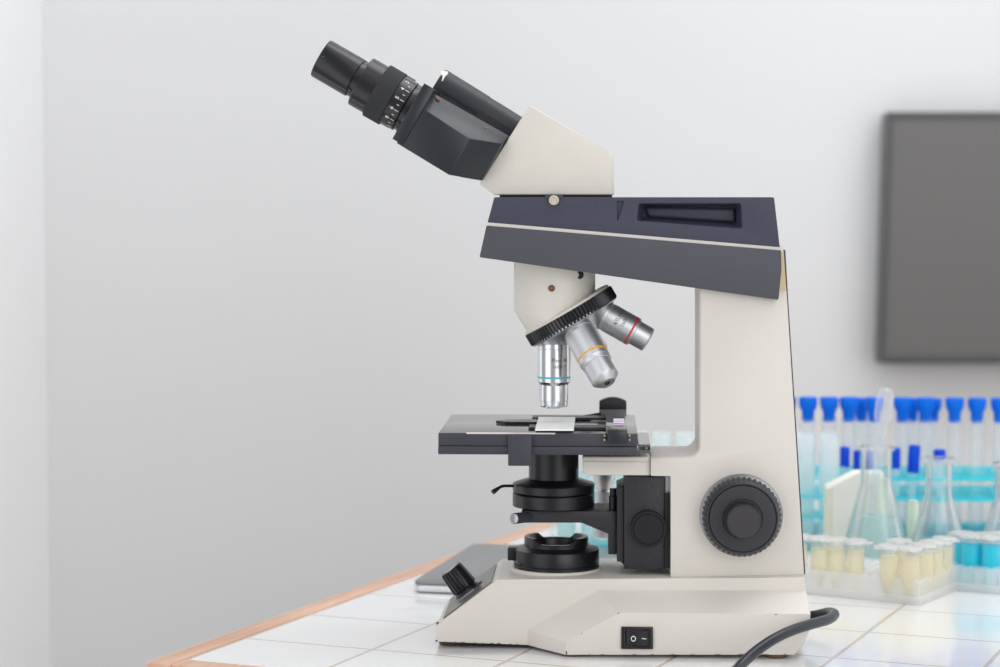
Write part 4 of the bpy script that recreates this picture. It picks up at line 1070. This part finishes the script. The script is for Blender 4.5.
def snap_tube(liq, label, grp):
    t = thing('snap_lid_tube', label, 'tube', group=grp)
    h = 0.039
    b = BM(); lathe(b, [(0, 0), (0.0002, 0.0013), (0.002, 0.0024), (0.018, 0.0052), (0.036, 0.0055), (0.036, 0.0064), (0.038, 0.0064), (0.038, 0.0048), (0.034, 0.0047), (0.033, 0)], (0, 0, 0), (0, 0, 1), 24); obj('tube_body', b, 'tubeclear', t, sharp=40)
    b = BM(); lathe(b, [(0.0004, 0), (0.0008, 0.0012), (0.0025, 0.00215), (0.018, 0.00495), (0.0322, 0.0046), (0.0322, 0)], (0, 0, 0), (0, 0, 1), 24); obj('liquid', b, liq, t, sharp=40)
    b = BM(); lathe(b, [(0.0382, 0.0066), (0.0400, 0.0068), (0.0404, 0.0064), (0.0404, 0.0040), (0.0398, 0.0038), (0.0398, 0)], (0, 0, 0), (0, 0, 1), 28)
    box(b, -0.0025, 0.0025, -0.0098, -0.0055, 0.0384, 0.0398); box(b, -0.0022, 0.0022, 0.0060, 0.0085, 0.0370, 0.0395); obj('snap_lid', b, 'tubelid', t, sharp=40)
    for c in list(t.children):
        for v in c.data.vertices: v.co.x *= 1.34; v.co.y *= 1.34
        c.location.x *= 1.34; c.location.y *= 1.34
    return t
RZ1 = radians(-32)
t1, ax_, ay_ = mini_rack((919, 605), RZ1, 0.118, 0.075, 0.0185, 'clear well rack holding the straw-coloured snap-lid tubes', 12, 8)
R1 = t1.matrix_basis.copy(); R1 = Matrix.Translation(t1.location) @ Matrix.Rotation(RZ1, 4, 'Z'); R1i = R1.inverted()
def slot(px, row, R, Ri, ay):
    yl = ay * (row + 0.5); o = Ri @ CAM; d = Ri.to_3x3() @ Vector(((px - 500) / F_PX, cos(PITCH), 0)); k = (yl - o.y) / d.y
    return R @ Vector((min((o + d*k).x, -0.0055), yl, 0.0012))
ty = snap_tube('liqyellow', '', 'straw-coloured snap-lid tubes')
first = True
for px, row, rr, lb in ((801, 1, 0.2, 'straw-liquid snap-lid tube half hidden behind the microscope base'), (822, 1, 0.1, 'straw-liquid tube, leftmost of the three beside the microscope'), (839.5, 1, -0.2, 'straw-liquid tube, middle of the three beside the microscope'),
                        (857.5, 1, 0.4, 'paler straw-liquid tube, rightmost of the three beside the microscope'), (890.5, 0, 0.7, 'straw-liquid tube leaning at the left of the right-hand cluster'), (913, 0, 0.0, 'straw-liquid tube in front in the middle of the right-hand cluster'),
                        (902, 3, 0.3, 'straw-liquid tube behind, second from left in the right-hand cluster'), (928, 2, -0.3, 'straw-liquid tube right of the front one in the right-hand cluster'), (937, 4, 0.5, 'straw-liquid tube behind near the right of the cluster'), (948, 6, 0.2, 'paler straw-liquid tube at the far right of the right-hand cluster')):
    loc = slot(px, row, R1, R1i, ay_)
    if first: o = ty; o['label'] = lb; first = False
    else: o = dup(ty, loc, 0, lb)
    o.location = loc; o.rotation_euler = (radians(2) * rr, radians(-5) * (1 if px == 894 else 0.3 if px < 900 else -0.6 if px > 940 else 0), rr * 2.2)

RZ2 = radians(-28)
t2, bx_, by_ = mini_rack((1046, 598), RZ2, 0.085, 0.056, 0.0185, 'clear well rack holding bright blue snap-lid tubes at right edge', 9, 6)
R2 = Matrix.Translation(t2.location) @ Matrix.Rotation(RZ2, 4, 'Z'); R2i = R2.inverted()
tb = snap_tube('liqcyan', '', 'bright blue snap-lid tubes'); first = True
for px, row, rr, lb in ((973, 1, 0.2, 'bright blue snap-lid tube, front one of the left pair at right edge'), (966, 2, 0.5, 'bright blue snap-lid tube, behind in the left pair at right edge'),
                        (994, 1, -0.1, 'bright blue snap-lid tube, front one of the right pair at right edge'), (987, 2, 0.4, 'bright blue snap-lid tube, behind in the right pair at right edge'), (1004, 3, 0.4, 'bright blue snap-lid tube cut off by the right edge')):
    loc = slot(px, row, R2, R2i, by_)
    if first: o = tb; o['label'] = lb; first = False
    else: o = dup(tb, loc, 0, lb)
    o.location = loc; o.rotation_euler = (0, 0, rr * 2)
